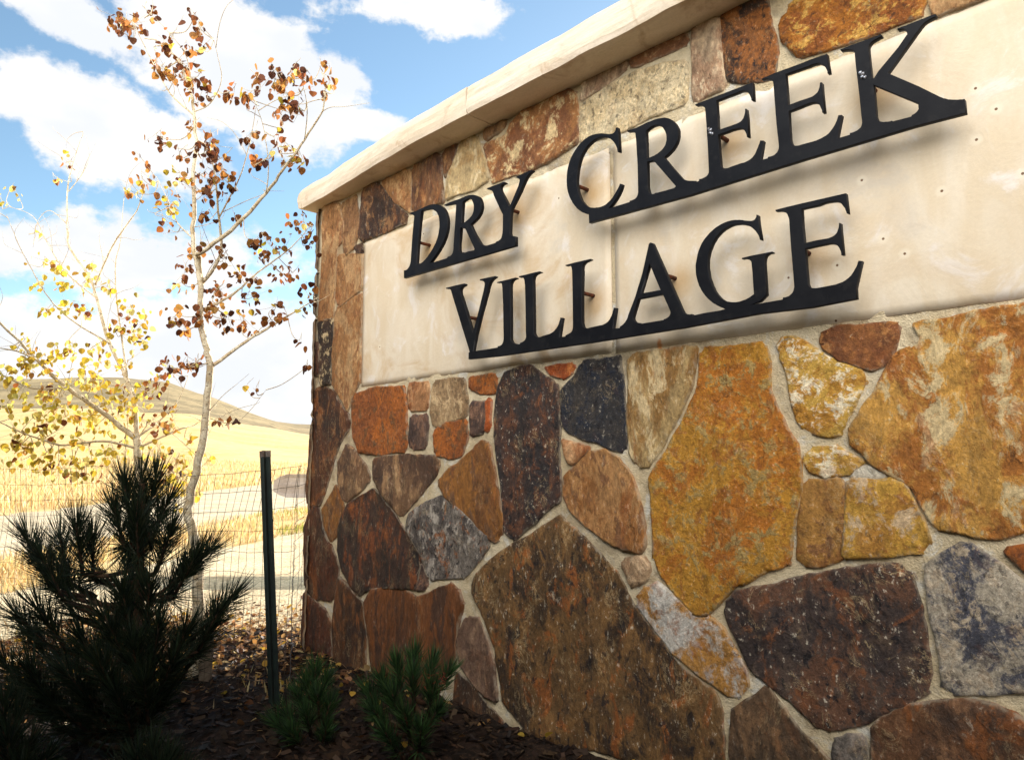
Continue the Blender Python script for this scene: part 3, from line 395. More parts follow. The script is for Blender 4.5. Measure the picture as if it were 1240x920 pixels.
STONES=[('tan',[(0.087,2.892),(0.266,2.874),(0.324,2.728),(0.34,2.642),(0.256,2.578),(0.254,2.36),(0.23,2.119),(0.046,2.132),(0.062,2.31),(0.078,2.504),(0.079,2.759)]),
('tan2',[(0.292,2.86),(0.474,2.873),(0.506,2.71),(0.499,2.592),(0.454,2.535),(0.359,2.515),(0.328,2.644)]),
('choc',[(0.555,2.911),(0.715,2.879),(0.827,2.77),(1.028,2.587),(1.018,2.565),(0.57,2.556),(0.511,2.596),(0.528,2.731)]),
('choc',[(0.454,2.542),(0.553,2.54),(0.55,2.494),(0.468,2.508)]),
('tan',[(0.279,2.518),(0.539,2.477),(0.548,2.254),(0.296,2.184),(0.268,2.248)]),
('tan',[(0.264,2.168),(0.55,2.225),(0.551,1.945),(0.551,1.843),(0.558,1.679),(0.502,1.607),(0.432,1.51),(0.356,1.591),(0.258,1.689),(0.243,1.876)]),
('patch',[(0.047,2.121),(0.225,2.114),(0.233,1.877),(0.217,1.879),(0.223,1.692),(0.112,1.7),(0.076,1.894)]),
('rustdark',[(0.001,1.985),(0.064,1.977),(0.074,1.764),(0.02,1.769)]),
('choc2',[(0.034,1.673),(0.152,1.677),(0.256,1.637),(0.346,1.553),(0.444,1.484),(0.46,1.42),(0.346,1.309),(0.291,1.22),(0.19,1.014),(0.131,0.934),(-0.007,0.922),(-0.034,1.034),(-0.014,1.195),(-0.011,1.397),(0.027,1.49)]),
('brown',[(0.43,1.308),(0.547,1.244),(0.651,1.171),(0.697,1.1),(0.634,1.051),(0.458,0.96),(0.399,0.983),(0.347,1.081),(0.341,1.195)]),
('brownor',[(0.323,1.056),(0.4,0.97),(0.425,0.922),(0.374,0.771),(0.282,0.702),(0.189,0.796),(0.171,0.897)]),
('black2',[(0.416,0.872),(0.47,0.948),(0.636,1.003),(0.731,1.041),(0.795,1.008),(0.969,0.89),(1.048,0.817),(1.123,0.757),(1.169,0.718),(1.197,0.678),(1.138,0.533),(1.038,0.519),(0.903,0.521),(0.721,0.489),(0.617,0.435),(0.538,0.472),(0.421,0.555),(0.375,0.672),(0.373,0.795)]),
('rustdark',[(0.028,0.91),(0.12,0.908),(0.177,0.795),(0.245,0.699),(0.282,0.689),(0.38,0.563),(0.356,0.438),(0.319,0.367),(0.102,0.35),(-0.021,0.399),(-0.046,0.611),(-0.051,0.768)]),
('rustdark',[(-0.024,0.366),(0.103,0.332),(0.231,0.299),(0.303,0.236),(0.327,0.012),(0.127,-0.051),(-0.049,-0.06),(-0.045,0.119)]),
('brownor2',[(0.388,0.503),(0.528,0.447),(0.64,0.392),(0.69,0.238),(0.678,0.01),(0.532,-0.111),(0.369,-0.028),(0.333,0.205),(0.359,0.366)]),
('orange',[(0.498,1.595),(0.676,1.627),(1.016,1.619),(1.037,1.514),(1.049,1.308),(1.035,1.258),(0.776,1.248),(0.581,1.256),(0.521,1.343),(0.491,1.482)]),
('tanred',[(1.054,1.628),(1.23,1.625),(1.231,1.548),(1.224,1.479),(1.067,1.48),(1.046,1.559)]),
('mauve',[(1.087,1.448),(1.224,1.448),(1.235,1.393),(1.219,1.278),(1.092,1.268),(1.067,1.331)]),
('beige',[(1.283,1.621),(1.526,1.621),(1.552,1.506),(1.545,1.423),(1.39,1.411),(1.288,1.385),(1.265,1.457),(1.266,1.567)]),
('orange',[(1.285,1.352),(1.39,1.395),(1.545,1.41),(1.551,1.319),(1.507,1.237),(1.426,1.219),(1.299,1.241)]),
('orange',[(1.567,1.625),(1.764,1.615),(1.767,1.538),(1.645,1.539),(1.57,1.578)]),
('mauve',[(1.584,1.494),(1.688,1.496),(1.681,1.346),(1.585,1.323),(1.577,1.411)]),
('rust',[(1.698,1.502),(1.728,1.5),(1.721,1.365),(1.695,1.348)]),
('blackspeck',[(1.827,1.62),(1.917,1.636),(2.008,1.633),(2.065,1.592),(2.151,1.534),(2.169,1.414),(2.167,1.25),(2.168,1.036),(2.087,0.982),(1.984,0.911),(1.889,0.849),(1.829,0.882),(1.806,1.08),(1.765,1.255),(1.758,1.433),(1.779,1.552)]),
('brownor',[(1.662,1.292),(1.714,1.285),(1.737,1.196),(1.773,1.069),(1.809,0.936),(1.798,0.85),(1.753,0.827),(1.65,0.868),(1.511,0.96),(1.38,1.027),(1.328,1.089),(1.395,1.143),(1.539,1.216)]),
('brown',[(0.724,1.213),(0.899,1.23),(1.291,1.228),(1.34,1.196),(1.293,1.121),(1.118,0.986),(1.007,0.898),(0.928,0.956),(0.804,1.043),(0.739,1.101)]),
('greyor',[(1.064,0.911),(1.226,0.984),(1.346,1.016),(1.446,0.988),(1.558,0.922),(1.716,0.834),(1.71,0.805),(1.666,0.752),(1.591,0.687),(1.53,0.633),(1.403,0.624),(1.261,0.597),(1.233,0.66),(1.16,0.739),(1.056,0.84)]),
('mauve',[(1.198,0.662),(1.249,0.589),(1.232,0.545),(1.157,0.523),(1.143,0.566)]),
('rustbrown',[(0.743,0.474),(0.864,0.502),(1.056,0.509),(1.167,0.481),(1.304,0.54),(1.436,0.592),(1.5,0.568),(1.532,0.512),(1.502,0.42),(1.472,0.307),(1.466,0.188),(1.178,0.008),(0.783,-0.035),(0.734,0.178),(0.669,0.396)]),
('mauve2',[(1.563,0.448),(1.639,0.45),(1.719,0.349),(1.755,0.226),(1.772,0.106),(1.685,0.115),(1.512,0.221),(1.484,0.348)]),
('olive',[(2.172,0.961),(2.263,0.904),(2.386,0.819),(2.469,0.755),(2.547,0.637),(2.677,0.525),(2.765,0.444),(2.897,0.38),(2.921,0.321),(2.921,0.171),(2.897,0.109),(2.665,0.07),(2.434,0.062),(2.127,0.018),(1.981,0.018),(1.819,0.12),(1.769,0.34),(1.694,0.458),(1.593,0.587),(1.622,0.641),(1.733,0.737),(1.862,0.806),(2.036,0.892)]),
('darkbrown',[(1.493,0.178),(1.609,0.133),(1.714,0.07),(1.808,0.024),(1.966,-0.048),(2.055,-0.088),(1.98,-0.33),(1.544,-0.474),(1.449,-0.241),(1.464,0.032)]),
('greydark',[(2.117,-0.047),(2.264,0.006),(2.454,0.015),(2.627,0.024),(2.87,0.06),(2.866,-0.037),(2.029,-0.313)]),
('black',[(2.298,1.626),(2.411,1.628),(2.508,1.631),(2.516,1.524),(2.522,1.397),(2.522,1.248),(2.479,1.254),(2.383,1.281),(2.305,1.3),(2.224,1.332),(2.194,1.36),(2.185,1.504),(2.262,1.569)]),
('rust',[(2.089,1.628),(2.251,1.625),(2.257,1.599),(2.196,1.575),(2.126,1.597)]),
('tanred',[(2.19,1.297),(2.336,1.256),(2.239,1.189),(2.207,1.232)]),
('tanor',[(2.34,1.238),(2.424,1.248),(2.486,1.21),(2.547,1.154),(2.585,1.074),(2.602,0.972),(2.608,0.88),(2.587,0.853),(2.512,0.856),(2.417,0.891),(2.322,0.935),(2.227,1.003),(2.199,1.054),(2.205,1.129)]),
('goldtan',[(2.559,1.622),(2.67,1.631),(2.764,1.634),(2.864,1.625),(2.852,1.552),(2.837,1.491),(2.79,1.407),(2.741,1.331),(2.694,1.26),(2.634,1.187),(2.58,1.187),(2.553,1.238),(2.546,1.395),(2.552,1.563)]),
('bigorange',[(2.886,1.614),(3.023,1.611),(3.13,1.61),(3.142,1.545),(3.136,1.476),(3.156,1.389),(3.194,1.308),(3.231,1.258),(3.238,1.165),(3.238,1.11),(3.229,1.083),(3.205,1.001),(3.191,0.924),(3.183,0.867),(3.115,0.836),(3.1,0.826),(2.988,0.774),(2.938,0.717),(2.881,0.663),(2.823,0.655),(2.776,0.693),(2.688,0.773),(2.66,0.835),(2.655,0.953),(2.649,1.133),(2.681,1.187),(2.758,1.291),(2.822,1.382),(2.871,1.482),(2.88,1.549)]),
('yellowwhite',[(3.189,1.61),(3.236,1.613),(3.284,1.586),(3.343,1.538),(3.401,1.519),(3.444,1.488),(3.456,1.449),(3.432,1.405),(3.391,1.342),(3.373,1.291),(3.351,1.285),(3.271,1.298),(3.239,1.341),(3.219,1.44),(3.205,1.526)]),
('redbrown',[(3.327,1.612),(3.381,1.63),(3.489,1.629),(3.567,1.619),(3.557,1.575),(3.527,1.514),(3.482,1.492),(3.451,1.504),(3.389,1.536),(3.345,1.575)]),
('yellowwhite',[(3.271,1.235),(3.362,1.249),(3.444,1.197),(3.395,1.17),(3.318,1.156),(3.273,1.172),(3.262,1.204)]),
('palegrey',[(3.405,1.166),(3.465,1.186),(3.509,1.157),(3.475,1.143),(3.417,1.145)]),
('biggold',[(3.609,1.612),(3.748,1.622),(3.887,1.625),(3.996,1.628),(4.046,1.494),(4.024,1.198),(3.974,1.033),(3.846,1.019),(3.792,0.997),(3.73,1.0),(3.627,1.009),(3.604,1.077),(3.58,1.124),(3.537,1.155),(3.473,1.198),(3.41,1.257),(3.414,1.301),(3.439,1.347),(3.498,1.427),(3.544,1.5),(3.574,1.532),(3.625,1.547),(3.625,1.58)]),
('goldbrown',[(3.255,1.132),(3.369,1.141),(3.375,1.035),(3.362,0.905),(3.297,0.872),(3.23,0.868),(3.222,0.907),(3.231,1.028),(3.24,1.089)]),
('goldwhite',[(3.396,1.142),(3.474,1.135),(3.534,1.147),(3.557,1.118),(3.59,1.034),(3.61,0.967),(3.604,0.946),(3.487,0.925),(3.371,0.9),(3.376,0.939),(3.391,1.036)]),
('blackspeck2',[(3.119,0.784),(3.255,0.827),(3.374,0.865),(3.461,0.882),(3.544,0.883),(3.565,0.859),(3.576,0.777),(3.584,0.623),(3.584,0.543),(3.513,0.488),(3.412,0.424),(3.277,0.354),(3.237,0.384),(3.172,0.433),(3.105,0.46),(3.05,0.489),(3.022,0.535),(2.973,0.623),(2.947,0.696),(2.993,0.744)]),
('bluegrey',[(3.609,0.897),(3.648,0.935),(3.702,0.975),(3.731,0.954),(3.787,0.915),(3.837,0.876),(3.896,0.82),(3.899,0.618),(3.818,0.596),(3.752,0.575),(3.655,0.552),(3.627,0.554),(3.623,0.658),(3.609,0.782)]),
('orange',[(3.801,0.962),(3.843,0.97),(3.954,0.994),(3.979,0.909),(3.904,0.859),(3.848,0.91),(3.818,0.933)]),
('umber',[(3.43,0.4),(3.46,0.435),(3.542,0.485),(3.623,0.52),(3.68,0.533),(3.749,0.533),(3.795,0.527),(3.83,0.505),(3.895,0.442),(3.902,0.306),(3.421,0.146)]),
('greydark',[(3.303,0.331),(3.349,0.36),(3.397,0.367),(3.401,0.316),(3.393,0.278),(3.312,0.261)]),
('umber2',[(2.972,0.344),(3.09,0.449),(3.16,0.368),(3.231,0.312),(3.301,0.252),(3.311,0.11),(2.992,0.005),(2.956,0.18)]),
('whitestreak',[(2.567,0.659),(2.607,0.711),(2.665,0.739),(2.719,0.709),(2.789,0.659),(2.839,0.628),(2.88,0.643),(2.934,0.609),(2.979,0.541),(3.014,0.487),(3.021,0.44),(2.983,0.399),(2.946,0.399),(2.856,0.43),(2.731,0.499),(2.627,0.593)]),
('tanmauve',[(2.508,0.811),(2.581,0.83),(2.618,0.821),(2.626,0.769),(2.567,0.713),(2.549,0.715),(2.512,0.781)]),
('tan',[(0.755,2.875),(0.989,2.883),(1.046,2.856),(1.052,2.609),(0.913,2.709),(0.809,2.813)]),
('choc3',[(1.069,2.874),(1.273,2.888),(1.324,2.853),(1.343,2.6),(1.075,2.618)]),
('choc3',[(1.351,2.901),(1.456,2.904),(1.416,2.806),(1.354,2.731),(1.338,2.853)]),
('paletan',[(1.51,2.891),(1.602,2.91),(1.635,2.823),(1.705,2.625),(1.618,2.606),(1.371,2.606),(1.389,2.735)]),
('tan2',[(1.672,2.917),(1.825,2.903),(1.819,2.866),(1.685,2.837)]),
('brownpale',[(1.867,2.854),(2.003,2.91),(2.214,2.912),(2.278,2.859),(2.292,2.748),(2.295,2.619),(2.018,2.583),(1.802,2.597),(1.742,2.601),(1.673,2.81),(1.831,2.81)]),
('palemauve',[(2.317,2.813),(2.337,2.884),(2.445,2.929),(2.574,2.916),(2.573,2.869),(2.466,2.833)]),
('redbrown2',[(2.586,2.867),(2.629,2.915),(2.744,2.919),(2.855,2.898),(2.861,2.85),(2.742,2.849),(2.644,2.853)]),
('spotted',[(2.316,2.79),(2.466,2.814),(2.627,2.824),(2.851,2.777),(2.846,2.604),(2.675,2.607),(2.537,2.591),(2.309,2.614)]),
('palemauve',[(2.896,2.886),(2.94,2.91),(2.994,2.909),(3.005,2.833),(3.006,2.683),(3.014,2.604),(2.94,2.599),(2.893,2.59),(2.891,2.754)]),
('choc4',[(3.008,2.916),(3.073,2.915),(3.186,2.895),(3.2,2.783),(3.216,2.649),(3.204,2.576),(3.068,2.602),(3.022,2.637),(3.01,2.787)]),
('rustgold',[(3.26,2.796),(3.32,2.82),(3.434,2.833),(3.566,2.828),(3.685,2.779),(3.692,2.612),(3.693,2.584),(3.553,2.579),(3.395,2.588),(3.299,2.605),(3.251,2.681),(3.245,2.746)])]
# ------------------------------------------------------------------ ground
def sstep(x, a, b):
    x = max(0.0, min(1.0, (x - a) / (b - a))); return x * x * (3 - 2 * x)
def interp(x, tab):
    if x <= tab[0][0]: return tab[0][1]
    for (x0, y0), (x1, y1) in zip(tab, tab[1:]):
        if x <= x1: return y0 + (y1 - y0) * (x - x0) / (x1 - x0)
    return tab[-1][1]
FIELD_EDGE = [(-1.8, 0.072), (-0.72, 0.078), (-0.575, 0.074), (-0.44, 0.068), (-0.38, 0.053), (-0.28, 0.039), (0.0, 0.03), (1.5, 0.03)]
HILL_EDGE = [(-1.8, 0.09), (-1.0, 0.100), (-0.71, 0.112), (-0.55, 0.111), (-0.48, 0.104), (-0.43, 0.088), (-0.38, 0.068), (-0.36, 0.060),
             (-0.33, 0.050), (-0.30, 0.047), (-0.27, 0.046), (0, 0.05), (1.5, 0.04)]
def ground_z(X, Y):
    if Y < 40: return 0.0
    a = max(-1.8, min(1.5, X / Y))
    e = interp(a, FIELD_EDGE)
    t = (min(Y, 210) - 40) / 170.0
    z = (1.2 + e * 210) * t ** 1.25
    z += (noise.fractal(Vector((X * 0.02, Y * 0.02, 0)), 1.0, 2.0, 4)) * 0.8 * t
    if Y > 210: z -= (Y - 210) * 0.08
    return max(z, -20)

def grass_material():
    m, t, p, o = newmat('dry_grassland')
    co = objco(t)
    n1 = t.noise(co, 0.055, 6, 0.6, 0.6)
    n2 = t.noise(co, 0.9, 6, 0.65)
    n3 = t.noise(t.mapping(co, sc=(1, 0.35, 1)), 7.0, 5, 0.7)
    c = t.mix(t.ramp(n1, 0.4, 0.62), lin((204, 176, 122)), lin((190, 158, 102)))
    c = t.mix(t.ramp(n2, 0.5, 0.68), c, lin((214, 190, 142)))
    c = t.mix(t.m('MULTIPLY', t.ramp(t.noise(co, 0.16, 5, 0.6), 0.58, 0.7), 0.35), c, lin((150, 138, 80)))
    c = t.mix(1.0, c, t.mix(n3, (0.8,) * 3, (1.15,) * 3), 'MULTIPLY')
    t.l.new(c, p.inputs['Base Color']); p.inputs['Roughness'].default_value = 0.95; p.inputs['Specular IOR Level'].default_value = 0.1
    bump(t, p, t.m('ADD', n2, n3), 0.6, 0.12)
    return m
def gravel_material(name, a, b, c3):
    m, t, p, o = newmat(name)
    co = objco(t)
    c = t.mix(t.ramp(t.noise(co, 1.1, 6, 0.65), 0.38, 0.62), lin(a), lin(b))
    vo = t.new('ShaderNodeTexVoronoi'); t.put(vo.inputs['Vector'], co); vo.inputs['Scale'].default_value = 55
    peb = t.sep(vo.outputs['Color'])[0]
    c = t.mix(1.0, c, t.mix(peb, (0.6,) * 3, (1.25,) * 3), 'MULTIPLY')
    c = t.mix(t.m('MULTIPLY', t.ramp(t.noise(co, 2.3, 7, 0.7, 0.5), 0.55, 0.66), 0.6), c, lin(c3))
    t.l.new(c, p.inputs['Base Color']); p.inputs['Roughness'].default_value = 0.95; p.inputs['Specular IOR Level'].default_value = 0.15
    bump(t, p, t.m('ADD', vo.outputs['Distance'], t.noise(co, 30, 5, 0.7)), 0.8, 0.02)
    return m
M_GRASSLAND = grass_material()
M_GRAVEL = gravel_material('pale_gravel', (220, 202, 164), (204, 182, 144), (176, 148, 106))
M_ROAD = gravel_material('gravel_road', (206, 190, 160), (190, 172, 140), (178, 158, 126))
M_HILL = simple('sage_hillside', lin((156, 138, 102)), lin((128, 113, 84)), 0.05, 0.95, 0.5, 1.0, 0.7, 0.1, 0.0, lin((92, 86, 62)))

vs, fs = [(0, 0, ground_z(0, 0))], []
NA = 300
radii = [1.5 * 1.09 ** i for i in range(76)]
radii = [r for r in radii if r < 1000] + [1000, 2000]
for r in radii:
    for k in range(NA):
        a = 2 * math.pi * k / NA
        X, Y = r * math.sin(a), r * math.cos(a)
        vs.append((X, Y, ground_z(X, Y)))
for k in range(NA): fs.append((0, 1 + (k + 1) % NA, 1 + k))
for i in range(len(radii) - 1):
    for k in range(NA):
        b = 1 + i * NA
        fs.append((b + k, b + (k + 1) % NA, b + NA + (k + 1) % NA, b + NA + k))
tag(meshobj('ground', vs, fs, M_GRASSLAND, smooth=True), kind='structure')

vs, fs = [], []
AA = [-1.8 + 3.3 * i / 260 for i in range(261)]
YY = [185, 210, 240, 270, 300, 330, 360, 390, 420, 450, 480, 520, 600, 700]
for Y in YY:
    for a in AA:
        X = a * Y
        e = interp(a, HILL_EDGE)
        zt = 1.2 + e * 450
        t = sstep(Y, 170, 450)
        z = ground_z(X, 209) - 3 + (zt - ground_z(X, 209) + 3) * t
        z += noise.fractal(Vector((X * 0.012, Y * 0.012, 3)), 1.0, 2.0, 5) * 2.0 * (1 if 200 < Y < 500 else 0.3)
        if Y > 450: z -= (Y - 450) * 0.12
        vs.append((X, Y, z))
n = len(AA)
for i in range(len(YY) - 1):
    for k in range(n - 1): fs.append((i * n + k, i * n + k + 1, (i + 1) * n + k + 1, (i + 1) * n + k))
tag(meshobj('hills', vs, fs, M_HILL, smooth=True), kind='structure')

def strip(name, left, right, z, mat, wob=0.18):
    """flat sheet between two edge lines given as (x, y) points ordered away from the wall"""
    def dens(pts):
        out = []
        for (x0, y0), (x1, y1) in zip(pts, pts[1:]):
            n = max(1, int(math.hypot(x1 - x0, y1 - y0) / 0.35)) if abs(y0) < 45 else 4
            for j in range(n): out.append((x0 + (x1 - x0) * j / n, y0 + (y1 - y0) * j / n))
        out.append(pts[-1]); return out
    L, Rr = dens(left), dens(right)
    n = max(len(L), len(Rr))
    def res(P): return [P[min(len(P) - 1, int(round(i * (len(P) - 1) / (n - 1))))] for i in range(n)]
    L, Rr = res(L), res(Rr)
    vs, fs = [], []
    for i in range(n):
        for j in range(9):
            t = j / 8
            x = L[i][0] * (1 - t) + Rr[i][0] * t; y = L[i][1] * (1 - t) + Rr[i][1] * t
            if j in (0, 8): x += noise.noise(Vector((x * 1.1, y * 1.1, z * 90))) * wob + noise.noise(Vector((x * 4, y * 4, 5))) * wob * 0.5
            vs.append((x, y, z + ground_z(x, y)))
    for i in range(n - 1):
        for j in range(8): fs.append((i * 9 + j, i * 9 + j + 1, (i + 1) * 9 + j + 1, (i + 1) * 9 + j))
    return tag(meshobj(name, vs, fs, mat), kind='structure')
strip('road', [(-9.0, -12), (-9.6, -2), (-10.4, 6), (-11.3, 16), (-12.4, 28), (-13.2, 39)], [(-7.6, -12), (-7.2, -2), (-6.6, 7), (-6.2, 10), (-5.6, 16.5), (-4.6, 27), (-3.0, 39)], 0.010, M_ROAD, 0.4)
strip('gravel_drive', [(-5.2, -6), (-5.0, 2), (-4.7, 6.4), (-4.2, 9), (-3.8, 11.5), (-2.6, 16), (0, 21)], [(9, -6), (9, 2), (9, 6.4), (9, 9), (9, 11.5), (9, 16), (9, 20)], 0.006, M_GRAVEL, 0.35)

# mulched planting bed in front of the wall
vs, fs = [], []
bx0, bx1, by0, by1, st_ = -3.4, 7.0, -2.2, 5.6, 0.075
nx, ny = int((bx1 - bx0) / st_), int((by1 - by0) / st_)
keep = {}
def bed_z(x, y):
    return 0.022 + 0.035 * noise.fractal(Vector((x * 1.6, y * 1.6, 1)), 1.0, 2.0, 3) + 0.02 * noise.noise(Vector((x * 11, y * 11, 4)))
def bed_edge(x, y):
    """> 0 inside the bed"""
    wv_ = 0.25 * noise.noise(Vector((x * 0.9, y * 0.9, 2))) + 0.1 * noise.noise(Vector((x * 3, y * 3, 7)))
    return min(5.25 - y, x + 2.75 + 0.12 * (y - 3.5), y + 1.9) + wv_
for j in range(ny + 1):
    for i in range(nx + 1):
        x, y = bx0 + i * st_, by0 + j * st_
        e = bed_edge(x, y)
        if e > -0.12:
            keep[i, j] = len(vs); vs.append((x, y, bed_z(x, y) * sstep(e, -0.12, 0.25) + 0.011 - 0.02 * (1 - sstep(e, -0.12, 0.0))))
for j in range(ny):
    for i in range(nx):
        q = [(i, j), (i + 1, j), (i + 1, j + 1), (i, j + 1)]
        if all(k in keep for k in q): fs.append(tuple(keep[k] for k in q))
tag(meshobj('mulch_bed', vs, fs, M_MULCH, smooth=True), kind='structure')

# ------------------------------------------------------------------ stone sign wall
BASE = Vector((-1.3176, 4.7096, 0.0))
U = Vector((0.70154, -0.71263, 0)); N = Vector((-0.71263, -0.70154, 0))      # along the wall, out of the wall
sign = empty('stone_entrance_sign', BASE, math.atan2(U.y, U.x))
tag(sign, 'stone faced entrance wall with cream panel and sandstone cap', 'entrance sign')
WALL_L, WALL_H, WALL_T = 6.05, 2.893, 0.62
P_U0, P_U1, P_V0, P_V1 = 0.572, 5.45, 1.650, 2.541

PAL = {  # three stone colours, white flecks, dark flecks, vertical streak, rust bloom
 'tan': ((186, 146, 100), (160, 112, 66), (134, 92, 58), .05, .1, .6, .35),
 'tan2': ((172, 132, 88), (140, 100, 64), (110, 78, 52), .1, .2, .6, .3),
 'choc': ((84, 56, 38), (60, 40, 30), (128, 92, 60), .25, .5, .7, .3),
 'choc2': ((92, 56, 36), (62, 40, 30), (120, 82, 52), .2, .4, .6, .5),
 'choc3': ((134, 92, 56), (96, 62, 42), (160, 118, 74), .15, .3, .5, .4),
 'choc4': ((156, 96, 46), (66, 48, 38), (126, 82, 48), .25, .9, .8, .5),
 'patch': ((66, 44, 32), (50, 38, 30), (196, 172, 132), .3, .3, .8, .1),
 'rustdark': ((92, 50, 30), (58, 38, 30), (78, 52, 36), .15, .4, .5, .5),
 'brown': ((122, 90, 64), (92, 66, 50), (150, 116, 82), .2, .4, .5, .25),
 'brownor': ((150, 98, 44), (124, 80, 42), (104, 74, 50), .15, .35, .5, .5),
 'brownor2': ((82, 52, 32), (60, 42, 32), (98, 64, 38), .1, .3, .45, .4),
 'black2': ((70, 48, 38), (50, 38, 34), (110, 62, 36), .2, .6, .5, .45),
 'orange': ((176, 98, 36), (150, 84, 38), (110, 74, 44), .12, .45, .7, .7),
 'tanred': ((176, 124, 80), (154, 96, 56), (186, 142, 100), .15, .15, .6, .3),
 'mauve': ((98, 74, 62), (76, 58, 52), (124, 92, 72), .15, .4, .6, .15),
 'mauve2': ((118, 90, 72), (98, 74, 60), (130, 102, 80), .1, .15, .6, .15),
 'beige': ((168, 138, 100), (146, 116, 82), (182, 154, 116), .1, .3, .7, .15),
 'rust': ((176, 86, 36), (150, 70, 32), (186, 110, 56), .1, .1, .8, .4),
 'blackspeck': ((74, 54, 46), (52, 46, 46), (96, 62, 44), .55, .8, .7, .3),
 'blackspeck2': ((108, 74, 54), (66, 54, 50), (84, 68, 58), .6, .95, .8, .5),
 'greyor': ((124, 114, 104), (88, 80, 76), (158, 148, 136), .35, .9, .7, .75),
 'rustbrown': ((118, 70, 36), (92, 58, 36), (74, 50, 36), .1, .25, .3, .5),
 'olive': ((114, 84, 50), (70, 52, 36), (124, 90, 52), .5, .8, .62, .85),
 'darkbrown': ((70, 50, 36), (54, 42, 33), (92, 64, 42), .3, .5, .5, .35),
 'greydark': ((104, 96, 88), (84, 76, 70), (120, 110, 100), .2, .5, .8, .1),
 'black': ((48, 47, 50), (66, 60, 56), (36, 40, 50), .35, .8, .9, .05),
 'tanor': ((178, 130, 80), (150, 98, 50), (122, 84, 54), .2, .25, .5, .6),
 'goldtan': ((176, 146, 96), (150, 110, 58), (196, 172, 130), .25, .25, .5, .4),
 'bigorange': ((194, 138, 46), (184, 112, 34), (158, 130, 76), .25, .25, .95, .6),
 'yellowwhite': ((210, 166, 74), (190, 132, 46), (228, 212, 180), .35, .1, 1.2, .35),
 'redbrown': ((144, 90, 48), (122, 72, 40), (164, 110, 60), .1, .15, .8, .4),
 'redbrown2': ((144, 98, 66), (120, 76, 52), (170, 136, 100), .1, .1, 1.3, .15),
 'palegrey': ((206, 196, 176), (184, 172, 150), (214, 202, 180), .2, .1, .8, .1),
 'biggold': ((200, 148, 68), (170, 106, 42), (192, 168, 124), .15, .22, .7, .6),
 'goldbrown': ((170, 122, 58), (146, 96, 50), (126, 86, 52), .2, .3, .8, .5),
 'goldwhite': ((202, 154, 62), (180, 126, 52), (190, 162, 126), .35, .2, .9, .5),
 'bluegrey': ((190, 176, 154), (84, 84, 94), (176, 158, 134), .35, .55, .9, .12),
 'umber': ((110, 74, 48), (88, 64, 48), (128, 92, 64), .25, .4, .7, .7),
 'umber2': ((106, 80, 56), (84, 66, 50), (120, 90, 62), .2, .3, .6, .2),
 'whitestreak': ((206, 198, 186), (184, 130, 60), (168, 150, 136), .1, .1, .9, .5),
 'tanmauve': ((176, 146, 112), (156, 124, 92), (190, 160, 126), .15, .15, .8, .15),
 'paletan': ((192, 166, 120), (174, 140, 92), (198, 178, 140), .1, .1, .6, .2),
 'brownpale': ((160, 108, 62), (130, 82, 50), (194, 168, 124), .1, .15, .9, .5),
 'palemauve': ((192, 164, 132), (160, 126, 98), (204, 182, 150), .15, .2, .6, .2),
 'spotted': ((220, 200, 162), (210, 184, 140), (214, 192, 152), .1, .6, .8, .15),
 'rustgold': ((172, 106, 36), (146, 84, 34), (192, 146, 70), .15, .55, 1.1, .4),
}
EXTRA = {'bigorange': (1.7, 0.55), 'bluegrey': (1.9, 0.7), 'olive': (1.25, 0.7), 'blackspeck2': (1.3, 0.95), 'blackspeck': (1.4, 0.7), 'biggold': (1.15, 0.6), 'goldwhite': (1.3, 0.9), 'yellowwhite': (1.4, 0.9), 'greyor': (1.8, 0.5), 'choc4': (1.7, 0.3), 'black': (1.3, 0.6), 'spotted': (2.0, 0.5), 'rustgold': (1.8, 0.4), 'orange': (1.6, 0.25)}
def seg_dist(p, poly):
    """distance to the outline, numpy points (n,2)"""
    P = np.asarray(p)[:, None, :]; A = np.asarray(poly); B = np.roll(A, -1, 0); AB = (B - A)[None]
    t = np.clip(((P - A[None]) * AB).sum(2) / np.maximum((AB ** 2).sum(2), 1e-12), 0, 1)
    return np.sqrt((((A[None] + AB * t[..., None]) - P) ** 2).sum(2)).min(1)
def inside(p, poly):
    P = np.asarray(p); A = np.asarray(poly); B = np.roll(A, -1, 0)
    x, y = P[:, 0:1], P[:, 1:2]
    c = ((A[None, :, 1] > y) != (B[None, :, 1] > y))
    xi = A[None, :, 0] + (y - A[None, :, 1]) * (B[None, :, 0] - A[None, :, 0]) / np.where(B[None, :, 1] == A[None, :, 1], 1e-9, (B[None, :, 1] - A[None, :, 1]))
    return ((c & (x < xi)).sum(1) % 2) == 1
def clip_v(poly, lo, hi):
    for s, lim in ((1, lo), (-1, -hi)):
        out = []
        for i in range(len(poly)):
            a, b = poly[i - 1], poly[i]
            da, db = s * a[1] - lim, s * b[1] - lim
            if (da < 0) != (db < 0):
                t = da / (da - db); out.append((a[0] + (b[0] - a[0]) * t, a[1] + (b[1] - a[1]) * t))
            if db >= 0: out.append(b)
        poly = out
    return poly

